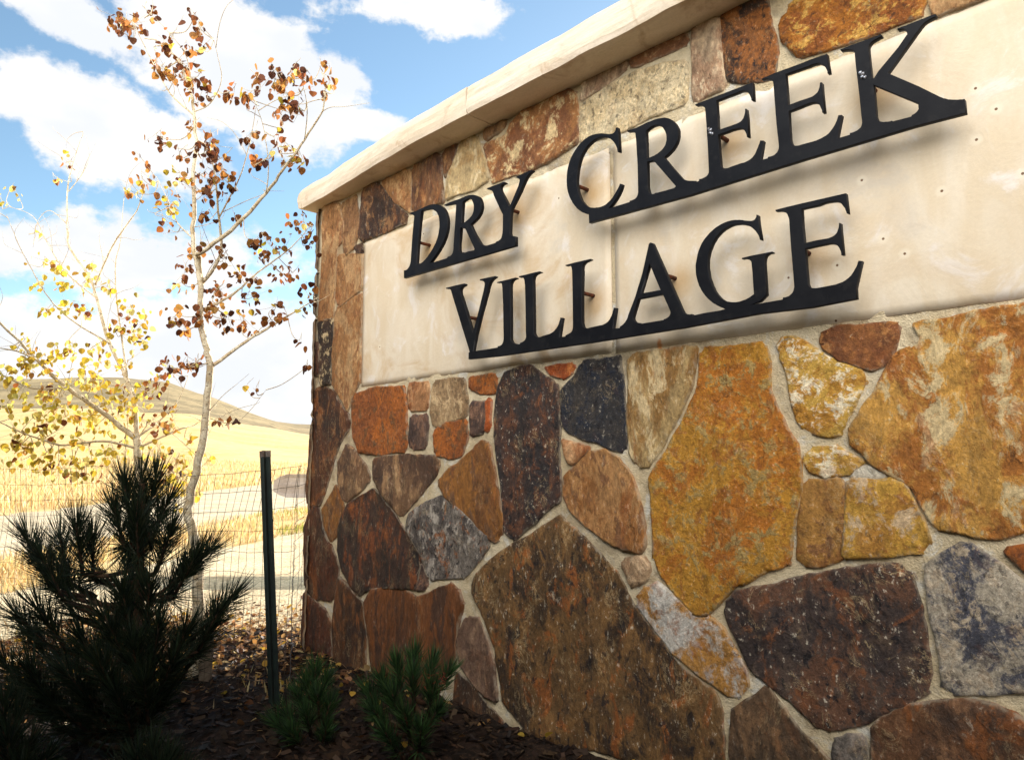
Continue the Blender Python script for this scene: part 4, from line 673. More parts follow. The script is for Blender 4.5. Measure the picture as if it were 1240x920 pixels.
def grow(poly, d):
    area = sum(a[0] * b[1] - b[0] * a[1] for a, b in zip(poly, poly[1:] + poly[:1]))
    sg = 1 if area > 0 else -1; out = []; n = len(poly)
    for i in range(n):
        p0, p1, p2 = Vector(poly[i - 1]), Vector(poly[i]), Vector(poly[(i + 1) % n])
        if (p1 - p0).length < 1e-5 or (p2 - p1).length < 1e-5: out.append(tuple(p1)); continue
        e1, e2 = (p1 - p0).normalized(), (p2 - p1).normalized()
        n1, n2 = Vector((e1.y, -e1.x)) * sg, Vector((e2.y, -e2.x)) * sg
        m = n1 + n2
        m = m.normalized() / max(0.6, m.normalized().dot(n1)) if m.length > 1e-3 else n1
        out.append(tuple(p1 + m * d))
    return out
class Stones:
    def __init__(s): s.v = []; s.f = []; s.a = {k: [] for k in ('c1', 'c2', 'c3', 'fx', 'fy')}
    def add(s, poly, pal, seed, place, relief=1.0, step=0.021):
        r = random.Random(seed)
        # roughened outline, the traced line is the top of the worn edge
        poly = grow(poly, 0.0140)
        out = []
        for i in range(len(poly)):
            a, b = Vector(poly[i]), Vector(poly[(i + 1) % len(poly)])
            n = max(1, int((b - a).length / 0.022))
            nrm = (b - a).normalized() if (b - a).length > 1e-6 else Vector((1, 0)); nrm = Vector((nrm.y, -nrm.x))
            for j in range(n):
                q = a.lerp(b, j / n)
                w_ = noise.noise(Vector((q.x * 9, q.y * 9, seed * 3.1))) * 0.009 + noise.noise(Vector((q.x * 34, q.y * 34, seed * 1.7))) * 0.006
                out.append((q.x + nrm.x * w_, q.y + nrm.y * w_))
        A = np.array(out)
        if abs(0.5 * np.sum(A[:, 0] * np.roll(A[:, 1], -1) - A[:, 1] * np.roll(A[:, 0], -1))) < 4e-4: return
        pts = list(out)
        lo, hi = A.min(0), A.max(0)
        gx = np.arange(lo[0], hi[0], step); gy = np.arange(lo[1], hi[1], step)
        g = np.array([(x + r.uniform(-.3, .3) * step, y + r.uniform(-.3, .3) * step) for x in gx for y in gy])
        cand = []
        # rings just inside the outline give the worn edge its roundness
        for off in (0.004, 0.012):
            for i in range(len(out)):
                t = A[(i + 1) % len(A)] - A[i - 1]; L = np.hypot(*t) or 1
                for sg in (1,):
                    q = A[i] + np.array((-t[1], t[0])) / L * off
                    cand.append((q, off))
                    q2 = A[i] - np.array((-t[1], t[0])) / L * off
                    cand.append((q2, off))
        cq = np.array([c[0] for c in cand]); co_ = np.array([c[1] for c in cand])
        ok = inside(cq, A); cq, co_ = cq[ok], co_[ok]
        dd = seg_dist(cq, A); cq = cq[dd > co_ * 0.85]
        if len(g):
            g = g[inside(g, A)]
            if len(g): g = g[seg_dist(g, A) > 0.024]
        allp = np.vstack([A, cq, g]) if len(g) else np.vstack([A, cq])
        nb = len(A)
        res = geometry.delaunay_2d_cdt([Vector(p) for p in allp], [(i, (i + 1) % nb) for i in range(nb)], [], 0, 1e-5)
        pv = np.array([(p.x, p.y) for p in res[0]]); tri = res[2]
        cen = np.array([pv[list(t_)].mean(0) for t_ in tri]); ins = inside(cen, A)
        dist = seg_dist(pv, A)
        tx, ty = r.uniform(-.012, .012), r.uniform(-.012, .012)
        cxy = A.mean(0); base = len(s.v)
        out_d = r.uniform(-0.001, 0.006)
        c1, c2, c3, wh, dk, stv, ru = PAL[pal]; mg, cr = EXTRA.get(pal, (1.15, 0.25 + 0.5 * wh))
        sd = r.random()
        for (x, y), d in zip(pv, dist):
            prof = -0.034 if d < 1e-4 else (-0.007 + 0.007 * min(1.0, ((d / 0.009) ** 0.6)))
            q = Vector((x * 3.2, y * 3.2 * stv, seed * 7.3))
            h = noise.fractal(q, 1.0, 2.1, 5) * 0.009
            fl = noise.noise(q * 1.3 + Vector((9, 2, 4))) * 3.0
            h += (math.floor(fl) + sstep(fl - math.floor(fl), 0.86, 1.0)) * 0.0055      # split-face flakes
            h *= relief * sstep(d, 0.0, 0.016)
            dep = prof + out_d + h + (x - cxy[0]) * tx + (y - cxy[1]) * ty
            if d > 0.01: dep = max(dep, -0.003 + 0.002 * noise.noise(q * 9))
            if d < 1e-4: dep = -0.034
            s.v.append(place(x, y, dep))
            s.a['c1'].append(lin(c1) + (1,)); s.a['c2'].append(lin(c2) + (1,)); s.a['c3'].append(lin(c3) + (1,))
            s.a['fx'].append((wh, dk, max(0.0, 1 - d / 0.035), cr)); s.a['fy'].append((sd, stv, ru, mg))
        for t_, k in zip(tri, ins):
            if k: s.f.append(tuple(base + i for i in t_))
    def build(s, name, parent):
        bm_flip = []
        for f in s.f: bm_flip.append(f)
        return meshobj(name, s.v, bm_flip, M_STONE, parent, True, s.a)

def cells(x0, x1, y0, y1, n, seed, gap=0.023):
    """random fieldstone outlines filling a rectangle"""
    r = random.Random(seed); pts = []
    for _ in range(n * 30):
        p = (r.uniform(x0, x1), r.uniform(y0, y1))
        if all(math.hypot(p[0] - q[0], p[1] - q[1]) > 0.62 * math.sqrt((x1 - x0) * (y1 - y0) / n) for q in pts): pts.append(p)
        if len(pts) >= n: break
    res = []
    for i, p in enumerate(pts):
        poly = [(x0, y0), (x1, y0), (x1, y1), (x0, y1)]
        for j, q in enumerate(pts):
            if i == j: continue
            mx, my = (p[0] + q[0]) / 2, (p[1] + q[1]) / 2; nx_, ny_ = q[0] - p[0], q[1] - p[1]
            L = math.hypot(nx_, ny_); nx_ /= L; ny_ /= L
            o2 = []
            for k in range(len(poly)):
                a, b = poly[k - 1], poly[k]
                da = (a[0] - mx) * nx_ + (a[1] - my) * ny_ + gap; db = (b[0] - mx) * nx_ + (b[1] - my) * ny_ + gap
                if (da < 0) != (db < 0):
                    t = da / (da - db); o2.append((a[0] + (b[0] - a[0]) * t, a[1] + (b[1] - a[1]) * t))
                if db <= 0: o2.append(b)
            poly = o2
            if len(poly) < 3: break
        if len(poly) >= 3: res.append(poly)
    return res
facing = Stones()
front = lambda u, v, d: (u, -d, v)
for i, (pal, poly) in enumerate(STONES):
    poly = clip_v(poly, -0.06, WALL_H - 0.004)
    if len(poly) > 2: facing.add(poly, pal, i + 1, front)
MANY = ['bigorange', 'biggold', 'umber', 'goldbrown', 'brownor', 'bluegrey', 'blackspeck2', 'tanor', 'redbrown', 'olive', 'goldtan', 'mauve2', 'orange', 'brown']
k = 200
for rect, nn, sd in (((4.06, WALL_L, 0.0, 1.635), 14, 5), ((3.72, WALL_L, 2.56, 2.885), 7, 8), ((5.47, WALL_L, 1.65, 2.55), 3, 4)):
    for poly in cells(*rect, nn, sd): facing.add(poly, MANY[k % len(MANY)] if sd != 8 else ['brownpale', 'choc4', 'paletan', 'rustgold', 'tan'][k % 5], k, front); k += 1
endp = lambda x, v, d: (0.0 - d, x, v)
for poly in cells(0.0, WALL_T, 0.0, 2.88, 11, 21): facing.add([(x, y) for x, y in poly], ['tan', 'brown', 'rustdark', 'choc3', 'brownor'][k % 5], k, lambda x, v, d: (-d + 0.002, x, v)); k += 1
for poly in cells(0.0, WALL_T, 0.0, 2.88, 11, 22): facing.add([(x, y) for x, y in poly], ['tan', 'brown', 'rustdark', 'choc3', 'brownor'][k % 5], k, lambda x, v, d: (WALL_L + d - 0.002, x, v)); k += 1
for poly in cells(0.0, WALL_L, 0.0, 2.88, 60, 23): facing.add(poly, MANY[k % len(MANY)], k, lambda x, v, d: (x, WALL_T + d, v), 1.0, 0.06); k += 1
facing.build('stone_facing', sign)

# mortared masonry behind the stones
mb = MB(); stp = 0.03
nu, nv = int(WALL_L / stp), int(2.89 / stp)
vs, fs = [], []
for j in range(nv + 1):
    for i in range(nu + 1):
        u, v = WALL_L * i / nu, -0.05 + (WALL_H + 0.05) * j / nv
        d = -0.0095 + 0.004 * noise.fractal(Vector((u * 9, v * 9, 2)), 1.0, 2.0, 4) + 0.003 * noise.noise(Vector((u * 30, v * 30, 8)))
        if P_U0 - 0.01 < u and P_V0 + 0.02 < v < P_V1 - 0.02 and u < P_U1: d = -0.0115 if min(abs(u - 2.4745), abs(u - 4.372)) < 0.035 else -0.05
        vs.append((u, -d, v))
for j in range(nv):
    for i in range(nu): fs.append((j * (nu + 1) + i, j * (nu + 1) + i + 1, (j + 1) * (nu + 1) + i + 1, (j + 1) * (nu + 1) + i))
mb.add(vs, fs)
mb.box((0.004, 0.02, -0.05), (WALL_L - 0.004, WALL_T + 0.009, WALL_H))
mb.build('masonry_core', M_MORTAR, sign, True).data.polygons.foreach_set('use_smooth', [len(p.vertices) == 4 and i < nu * nv for i, p in enumerate(sign.children[-1].data.polygons)])

# cream stone panel in slabs
M_PANEL = panel_material(STUDS, HOLES)
def slab(u0, u1, seed):
    vs, fs = [], []
    n_u, n_v = int((u1 - u0) / 0.03), int((P_V1 - P_V0) / 0.03)
    for j in range(n_v + 1):
        for i in range(n_u + 1):
            u, v = u0 + (u1 - u0) * i / n_u, P_V0 + (P_V1 - P_V0) * j / n_v
            edge = i in (0, n_u) or j in (0, n_v)
            if edge:
                k1 = noise.noise(Vector((u * 9, v * 9, seed))) * 0.006 + noise.noise(Vector((u * 40, v * 40, seed))) * 0.003
                if j == 0: v += k1
                elif j == n_v: v += k1
                if i == 0: u += abs(k1) * 0.5
                elif i == n_u: u -= abs(k1) * 0.5
            d = -0.004 + 0.003 * noise.fractal(Vector((u * 4, v * 4, seed)), 1.0, 2.0, 3) - (0.004 if edge else 0)
            vs.append((u, -d, v))
    for j in range(n_v):
        for i in range(n_u): fs.append((j * (n_u + 1) + i, j * (n_u + 1) + i + 1, (j + 1) * (n_u + 1) + i + 1, (j + 1) * (n_u + 1) + i))
    ring = [i for i in range(n_u + 1)] + [j * (n_u + 1) + n_u for j in range(1, n_v + 1)] + [n_v * (n_u + 1) + i for i in range(n_u - 1, -1, -1)] + [j * (n_u + 1) for j in range(n_v - 1, 0, -1)]
    b = len(vs)
    for q in ring: vs.append((vs[q][0], 0.045, vs[q][2]))
    m_ = len(ring)
    for q in range(m_): fs.append((ring[(q + 1) % m_], ring[q], b + q, b + (q + 1) % m_))
    return meshobj('sign_panel', vs, fs, M_PANEL, sign, True)
slab(P_U0, 2.462, 3)['label'] = 'yellow stained left slab of the cream panel'
slab(2.487, 4.36, 4)
slab(4.384, P_U1, 5)

# sandstone cap, three long pieces with hewn front edges
def capstone(u0, u1, seed):
    NUc = int((u1 - u0) / 0.05)
    prof = []                                     # profile: (0 front .. 1 back, height, is front)
    vs, fs = [], []
    NVf, ND = 6, 7
    for i in range(NUc + 1):
        u = u0 + (u1 - u0) * i / NUc
        o_ = 0.105 + 0.075 * sstep(u, -0.1, 1.5) + 0.008 * noise.noise(Vector((u * 5, seed, 0)))
        top = 3.026 + 0.008 * sstep(u, 0.0, 2.0) + 0.008 * noise.noise(Vector((u * 2.4, seed, 3)))
        bot = 2.894 + 0.004 * noise.noise(Vector((u * 3, seed, 6)))
        ring = []
        for j in range(NVf + 1):
            v = bot + (top - bot) * j / NVf
            d = o_ + 0.004 * noise.fractal(Vector((u * 7, v * 20, seed)), 1.0, 2.0, 4) - (0.009 if j in (0, NVf) else 0) - (0.003 if j in (1, NVf - 1) else 0)
            ring.append((-d, v))
        back = WALL_T + 0.16
        for j in range(1, ND + 1):
            t = j / ND; ring.append((-o_ * (1 - t) + back * t, top + 0.012 * math.sin(t * math.pi)))
        ring.append((back, bot))
        for j in range(1, ND): t = j / ND; ring.append((back * (1 - t) - o_ * t, bot))
        if u0 < 0 and i == 0: ring = [(y * 0.995 + 0.001, z_ + (0.012 if z_ < 2.95 else -0.012)) for y, z_ in ring]
        vs += [(u + (0.006 * noise.noise(Vector((y * 6, z_ * 9, seed))) if i in (0, NUc) else 0), y, z_) for y, z_ in ring]
    m_ = len(ring)
    for i in range(NUc):
        for q in range(m_): fs.append((i * m_ + q, (i + 1) * m_ + q, (i + 1) * m_ + (q + 1) % m_, i * m_ + (q + 1) % m_))
    fs.append(tuple(range(m_))); fs.append(tuple(NUc * m_ + q for q in range(m_ - 1, -1, -1)))
    return meshobj('capstone', vs, fs, M_CAP, sign, False)
capstone(-0.092, 1.735, 1); capstone(1.742, 3.75, 2); capstone(3.757, WALL_L + 0.1, 3)
mj = MB(); mj.box((-0.02, -0.03, WALL_H - 0.02), (WALL_L, WALL_T + 0.03, WALL_H + 0.02))

# black steel words standing off on rusty studs
STAND, THICK = 0.09, 0.020
for word, lab in (('dry', 'black steel word DRY on its bar'), ('creek', 'black steel word CREEK on its bar'), ('village', 'black steel word VILLAGE on its bar')):
    cu = bpy.data.curves.new(word, 'CURVE'); cu.dimensions = '2D'; cu.fill_mode = 'BOTH'
    cu.extrude = THICK / 2 - 0.001; cu.bevel_depth = 0.001; cu.bevel_resolution = 0; cu.offset = -0.001
    for ring in WORDS[word]:
        sp = cu.splines.new('POLY'); sp.points.add(len(ring) - 1); sp.use_cyclic_u = True
        for pt, (u, v) in zip(sp.points, ring): pt.co = (u, v, 0, 1)
    tmp = bpy.data.objects.new('tmp', cu); COL.objects.link(tmp)
    me = bpy.data.meshes.new_from_object(tmp.evaluated_get(bpy.context.evaluated_depsgraph_get()))
    bpy.data.objects.remove(tmp); bpy.data.curves.remove(cu)
    me.transform(Matrix(((1, 0, 0, 0), (0, 0, -1, -(STAND - THICK / 2)), (0, 1, 0, 0), (0, 0, 0, 1))))
    me.name = 'lettering'; me.materials.clear(); me.materials.append(M_LETTER)
    lo = bpy.data.objects.new('lettering', me); link(lo, sign); lo['label'] = lab
    allu = [q[0] for r_ in WORDS[word] for q in r_]; allv = [q[1] for r_ in WORDS[word] for q in r_]
    for (u, v) in STUDS:
        if min(allu) - 0.05 < u < max(allu) and min(allv) < v < max(allv) and (word != 'creek' or v > 2.1) and (word != 'village' or v < 2.12):
            s_ = MB(); s_.tube([(u, 0.02, v), (u, -0.05, v), (u, -(STAND - THICK), v)], 0.0085, 10)
            s_.build('stud', M_RUST, lo, True)
WELDS = ((3.007, 2.397, 0.012), (3.537, 2.400, 0.010))
# weld beads showing on the faces of two letters
for (u, v, r_) in WELDS:
    wb = MB(); rr = random.Random(3)
    for q in range(5):
        a, b = u + rr.uniform(-1, 1) * r_, v + rr.uniform(-1, 1) * r_ * 1.3
        wb.tube([(a, -STAND + 0.004, b), (a + 0.002, -STAND - 0.002, b + 0.004), (a + 0.004, -STAND + 0.003, b + 0.009)], [0.004, 0.006, 0.004], 7)
    wb.build('weld_bead', M_WELD, [c for c in sign.children if c.name.startswith('lettering')][1], True)

# ------------------------------------------------------------------ wire fence
fence = empty('wire_fence', (-1.145, 3.62, 0))
tag(fence, 'sagging welded wire fence on dark green steel tee post left of the wall', 'fence')
FB = fence.location.copy()
def tpost(p0, p1, nm='post'):
    """steel tee post from foot p0 to top p1, world coordinates"""
    ax = (p1 - p0).normalized(); f = Vector((0, -1, 0)); sx = ax.cross(f).normalized(); sy = sx.cross(ax).normalized()
    M = Matrix((sx, sy, ax)).transposed().to_4x4(); M.translation = p0 - FB
    L = (p1 - p0).length
    b = MB(); b.box((-0.026, -0.004, -0.25), (0.026, 0.004, L), M); b.box((-0.004, 0.0045, -0.25), (0.004, 0.036, L - 0.001), M)
    z = 0.05
    while z < L - 0.02:
        b.box((-0.008, -0.011, z), (0.008, -0.0045, z + 0.022), M); z += 0.055
    o = b.build(nm, M_POST, fence)
    c = MB(); c.box((-0.027, -0.0052, L - 0.03), (0.027, 0.0054, L + 0.001), M); c.box((-0.005, 0.0056, L - 0.03), (0.005, 0.037, L + 0.001), M)
    c.build('bare_tip', M_POSTTOP, o)
tpost(Vector((-1.145, 3.62, 0)), at(321, 546, 3.66))
tpost(Vector((-5.6, 5.3, 0)), Vector((-5.62, 5.3, 1.3)))
line = smoothline([(-5.6, 5.33, 0), (-4.2, 5.05, 0), (-3.0, 4.75, 0), (-2.1, 4.3, 0), (-1.6, 3.85, 0), (-1.13, 3.665, 0), (-1.26, 4.25, 0), (-1.40, 5.0, 0)], 60)
acc = [0.0]
for a, b in zip(line, line[1:]): acc.append(acc[-1] + (b - a).length)
def along(s):
    s = max(0, min(acc[-1], s))
    import bisect
    i = max(1, bisect.bisect_left(acc, s)); i = min(i, len(line) - 1)
    t = (s - acc[i - 1]) / max(1e-9, acc[i] - acc[i - 1]); return line[i - 1].lerp(line[i], t)
def wpt(s, h):
    p = along(s)
    q = Vector((p.x, p.y, h))
    amp = 0.035 * sstep(h, 0.1, 1.0)
    sag = 0.06 * sstep(h, 0.3, 1.05) * noise.noise(Vector((s * 1.1, 0, 3)))
    q += Vector((amp * noise.noise(Vector((s * 2.2, h * 2, 1))), amp * 1.5 * noise.noise(Vector((s * 2.0, h * 2, 9))), sag + 0.012 * noise.noise(Vector((s * 5, h * 4, 5)))))
    # the loose roll leans towards the post near the top
    ds = s - acc[300] if len(acc) > 300 else 0
    q.x += 0.05 * h * h * math.exp(-((ds + 0.3) / 0.35) ** 2)
    return q - FB
wm = MB()
h = 0.03
HS = []
while h < 1.19: HS.append(h); h += 0.102
for h in HS:
    n = int(acc[-1] / 0.055)
    wm.tube([wpt(acc[-1] * i / n, h) for i in range(n + 1)], 0.0014, 4)
s_ = 0.0
while s_ < acc[-1]:
    wm.tube([wpt(s_, 0.01 + 1.145 * i / 12) for i in range(13)], 0.0013, 4); s_ += 0.052 if s_ < acc[300] else 0.26
wm.build('wire_mesh', M_WIRE, fence)

# ------------------------------------------------------------------ guardrail beyond the wall
gr = empty('guardrail', (-3.0, 9.6, 0))
tag(gr, 'weathered grey guardrail end showing past the left edge of the stone wall', 'guardrail')
prof = [(0.0, 0.0), (0.012, 0.03), (0.022, 0.05), (0.024, 0.11), (0.018, 0.135), (0.018, 0.175), (0.024, 0.2), (0.022, 0.26), (0.012, 0.28), (0.0, 0.31)]
vs, fs = [], []
xs = [-0.16, -0.155, -0.08, 0.02, 0.25, 1, 2, 4, 7]
for i, x in enumerate(xs):
    k_ = [0.40, 0.48, 0.78, 1, 1, 1, 1, 1, 1][i]
    for (d, zz) in prof: vs.append((x, d * (0.35 if i < 3 else 1), 0.73 + (zz - 0.155) * k_ + 0.155))
np_ = len(prof)
for i in range(len(xs) - 1):
    for q in range(np_ - 1): fs.append((i * np_ + q, i * np_ + q + 1, (i + 1) * np_ + q + 1, (i + 1) * np_ + q))
gb = meshobj('beam', vs, fs, M_GALV, gr)
sm = gb.modifiers.new('sheet', 'SOLIDIFY'); sm.thickness = 0.006
for x in (1.9, 3.7, 5.5):
    b = MB(); b.box((x - 0.05, 0.08, -0.1), (x + 0.05, 0.2, 0.98)); b.build('post', M_WOOD, gr)

# ------------------------------------------------------------------ trees
def leaf_shape(size, r):
    """a round aspen leaf with a short point and a petiole, folded on its midrib"""
    k = size / 2; pts = [(0, 0), (0.55, 0.1), (0.95, 0.55), (0.85, 1.15), (0.42, 1.7), (0, 2.0)]
    fold = r.uniform(0.15, 0.5); curl = r.uniform(-0.25, 0.35)
    V = []
    for (x, y) in pts: V.append(Vector((x * k, y * k, x * k * fold + curl * k * (y / 2) ** 2)))
    for (x, y) in pts[1:-1]: V.append(Vector((-x * k, y * k, x * k * fold * r.uniform(0.6, 1.2) + curl * k * (y / 2) ** 2)))
    F = [(0, 1, 2), (0, 2, 3), (0, 3, 4), (0, 4, 5), (0, 6, 7)[::-1], (0, 7, 8)[::-1], (0, 8, 9)[::-1], (0, 9, 5)[::-1]]
    pet = [Vector((0.02 * k, 0, 0)), Vector((-0.02 * k, 0, 0)), Vector((0, -0.9 * k, 0.1 * k))]
    return V + pet, F + [(10, 11, 12)]
def add_leaf(mb_, p, size, colr, r, droop=True):
    V, F = leaf_shape(size, r)
    e = Matrix.Rotation(r.uniform(0, 6.283), 3, 'Z') @ Matrix.Rotation(R(r.gauss(-95, 35)), 3, 'X') @ Matrix.Rotation(r.uniform(-.9, .9), 3, 'Y')
    mb_.add([p + e @ v for v in V], F, colr)
def jit(c, r, a=0.25):
    k = 1 + r.uniform(-a, a); return tuple(max(0, v * k * (1 + r.uniform(-.08, .08))) for v in c)
BROWN = [lin(c) for c in ((132, 78, 40), (104, 60, 34), (84, 50, 34), (156, 98, 48), (176, 122, 62))]
GOLD = [lin(c) for c in ((214, 186, 66), (196, 168, 56), (224, 202, 104), (170, 138, 50), (228, 210, 124))]

def aspen(name, label, limbs, clusters, pal2, seed, base, ndepth, leafsize, twigs, dense):
    """limbs: (pixel points, first/last radius, depth of first point, depth drift)"""
    r = random.Random(seed)
    root = empty(name, base); tag(root, label, 'tree', 'aspens beside the entrance wall')
    ob = Vector(base)
    tr = MB(); ends = []
    for (pts, r0, r1, Y0, dY) in limbs:
        n = len(pts)
        P3 = [at(x, y, Y0 + dY * (i / max(1, n - 1))) for i, (x, y) in enumerate(pts)]
        L = smoothline(P3, 5)
        for q in range(1, len(L)): L[q] = L[q] + Vector((r.uniform(-1, 1), r.uniform(-1, 1), r.uniform(-1, 1))) * min(0.006, r0 * 0.18)
        tr.tube([v - ob for v in L], [r0 + (r1 - r0) * (i / (len(L) - 1)) ** 0.8 for i in range(len(L))], 8 if r0 > 0.012 else 5)
        ends += L
    # fine twigs
    fo = MB()
    for (x, y, rad, n) in clusters:
        n = int(n * dense)
        near = min(ends, key=lambda e_: (e_ - at(x, y, e_.y)).length + 0.03 * r.random())
        Yc = near.y + r.uniform(-ndepth, ndepth) * 0.35
        c = at(x, y, Yc)
        mid = near.lerp(c, 0.5) + Vector((r.uniform(-.05, .05), r.uniform(-.05, .05), -0.03))
        L = smoothline([near, mid, c, c + Vector((r.uniform(-.05, .05), 0, 0.05))], 4)
        tr.tube([v - ob for v in L], [0.0032 - 0.0022 * i / (len(L) - 1) for i in range(len(L))], 4)
        R3 = rad / FOC * Yc
        for q in range(n):
            while True:
                o_ = Vector((r.uniform(-1, 1), r.uniform(-1, 1), r.uniform(-1, 1)))
                if o_.length < 1: break
            p = c + Vector((o_.x * R3, o_.y * R3 * 1.3, o_.z * R3)) * (1.25 if r.random() < 0.75 else 2.2)
            pal = pal2(x, y, r)
            add_leaf(fo, p - ob, leafsize * r.uniform(0.55, 1.3), jit(r.choice(pal), r), r)
            if r.random() < 0.35:
                st = L[r.randrange(len(L) // 2, len(L))]
                tr.tube([st - ob, st.lerp(p, 0.5) - ob + Vector((0, 0, -0.004)), p - ob], [0.0014, 0.001, 0.0008], 3, False)
    for q in range(twigs):
        e_ = r.choice(ends)
        if e_.z < 1.1: continue
        d = Vector((r.uniform(-1, 1), r.uniform(-.6, .6), r.uniform(-0.2, 1.0))).normalized() * r.uniform(0.10, 0.34)
        sd_ = Vector((r.uniform(-1, 1), r.uniform(-1, 1), r.uniform(-.3, 1))) * d.length * 0.28
        L = smoothline([e_, e_ + d * 0.35 + sd_ * 0.7, e_ + d * 0.7 + sd_ * 0.9, e_ + d + Vector((0, 0, 0.06))], 4)
        tr.tube([v - ob for v in L], [0.0026 - 0.0018 * i / (len(L) - 1) for i in range(len(L))], 4)
    tr.build('trunk', M_BARK, root, True)
    fo.build('crown', M_LEAF, root)
    return root

Y1 = 4.03
limbs1 = [
 ([(233, 834), (240, 760), (240, 700), (236, 654), (227, 622), (231, 597), (242, 554), (249, 503), (254, 446), (249, 418), (243, 385), (242, 334), (235, 300), (234, 237), (237, 169), (235, 135), (230, 108), (217, 74), (193, 51), (176, 47)], 0.034, 0.003, Y1, -0.1),
 ([(243, 345), (240, 310), (244, 306), (288, 271), (322, 234), (342, 207), (369, 169), (390, 135), (393, 112)], 0.017, 0.003, 4.0, -0.45),
 ([(254, 446), (291, 418), (318, 401), (339, 388), (362, 375), (385, 360)], 0.012, 0.003, 4.0, 0.35),
 ([(245, 376), (281, 357), (312, 330), (352, 300), (378, 270)], 0.010, 0.002, 4.0, 0.5),
 ([(243, 345), (266, 310), (265, 264), (261, 220), (256, 185)], 0.012, 0.003, 4.0, -0.25),
 ([(265, 264), (290, 215), (303, 170), (310, 130)], 0.005, 0.0015, 3.9, -0.3),
 ([(235, 140), (210, 118), (195, 95), (172, 50), (160, 25)], 0.006, 0.0015, 3.95, 0.25),
 ([(237, 135), (255, 125), (268, 98), (264, 70), (258, 45)], 0.004, 0.0012, 3.95, -0.2),
 ([(232, 108), (226, 70), (205, 40), (170, 5)], 0.004, 0.0012, 3.93, -0.2),
 ([(235, 290), (215, 270), (205, 245), (190, 215)], 0.005, 0.0012, 3.98, 0.3),
 ([(322, 234), (325, 200), (318, 150), (305, 118)], 0.004, 0.0012, 3.75, -0.2),
 ([(369, 169), (372, 130), (365, 95)], 0.004, 0.0012, 3.6, -0.2),
 ([(249, 505), (280, 512), (300, 500), (322, 472)], 0.004, 0.001, 4.03, 0.2),
]
cl1 = [(145,30,11,9),(152,24,10,8),(160,30,12,10),(172,32,12,10),(148,38,7,3),(187,14,6,4),(235,18,8,6),(242,32,9,7),(205,45,6,4),(200,52,10,6),(230,57,8,6),(246,57,9,7),(190,68,8,5),(215,73,9,6),(193,85,12,9),(210,86,8,5),(226,83,8,5),(240,92,14,12),(225,100,10,8),(252,110,10,8),(240,120,6,4),(232,152,9,8),(255,167,8,5),(280,110,9,7),(300,117,10,8),(313,95,8,5),(332,95,14,13),(345,112,14,15),(355,122,10,8),(340,138,8,6),(357,133,8,6),(365,95,12,10),(388,80,8,6),(398,97,7,5),(392,110,6,4),(355,82,6,4),(190,165,10,5),(195,174,6,4),(217,185,8,5),(250,178,10,8),(247,185,12,10),(270,190,8,6),(245,212,14,14),(270,210,12,10),(280,225,8,6),(255,228,14,15),(245,235,12,8),(220,218,12,10),(200,240,12,10),(210,248,10,8),(205,277,8,3),(197,262,6,3),(172,215,12,8),(160,232,8,6),(313,195,8,6),(300,170,6,4),(310,155,8,3),(332,165,8,6),(345,175,8,6),(345,195,6,4),(362,190,10,8),(325,188,5,3),(225,322,10,8),(220,342,10,8),(262,352,12,12),(270,315,14,12),(290,330,10,9),(320,310,8,7),(340,330,12,10),(355,330,8,6),(372,350,9,6),(305,360,10,8),(325,380,10,8),(295,385,12,12),(270,385,12,12),(245,378,12,10),(215,380,12,9),(222,400,8,6),(345,375,10,8),(370,375,7,5),(310,340,8,6),(260,370,8,6),(365,265,10,8),(376,280,8,6),(378,295,8,5),(358,275,6,4),(325,295,12,10),(345,300,10,6),(310,290,8,7),(228,440,12,11),(210,445,8,6),(240,438,6,4),(370,445,6,4),(362,412,5,3),(310,470,3,2),(299,467,3,1),(280,505,5,3),(268,512,5,3),(237,300,6,4),(250,262,7,5),(285,262,6,4),(170,190,8,4)]
def pal_brown(x, y, r):
    if (x < 232 and 205 < y < 262) or r.random() < 0.16: return GOLD if r.random() < 0.5 else BROWN[3:]
    return BROWN
a1 = aspen('aspen_tree', 'young aspen with mostly brown leaves growing nearest the stone wall', limbs1, cl1, pal_brown, 3, tuple(foot(233, 828)), 0.5, 0.037, 40, 1.6)

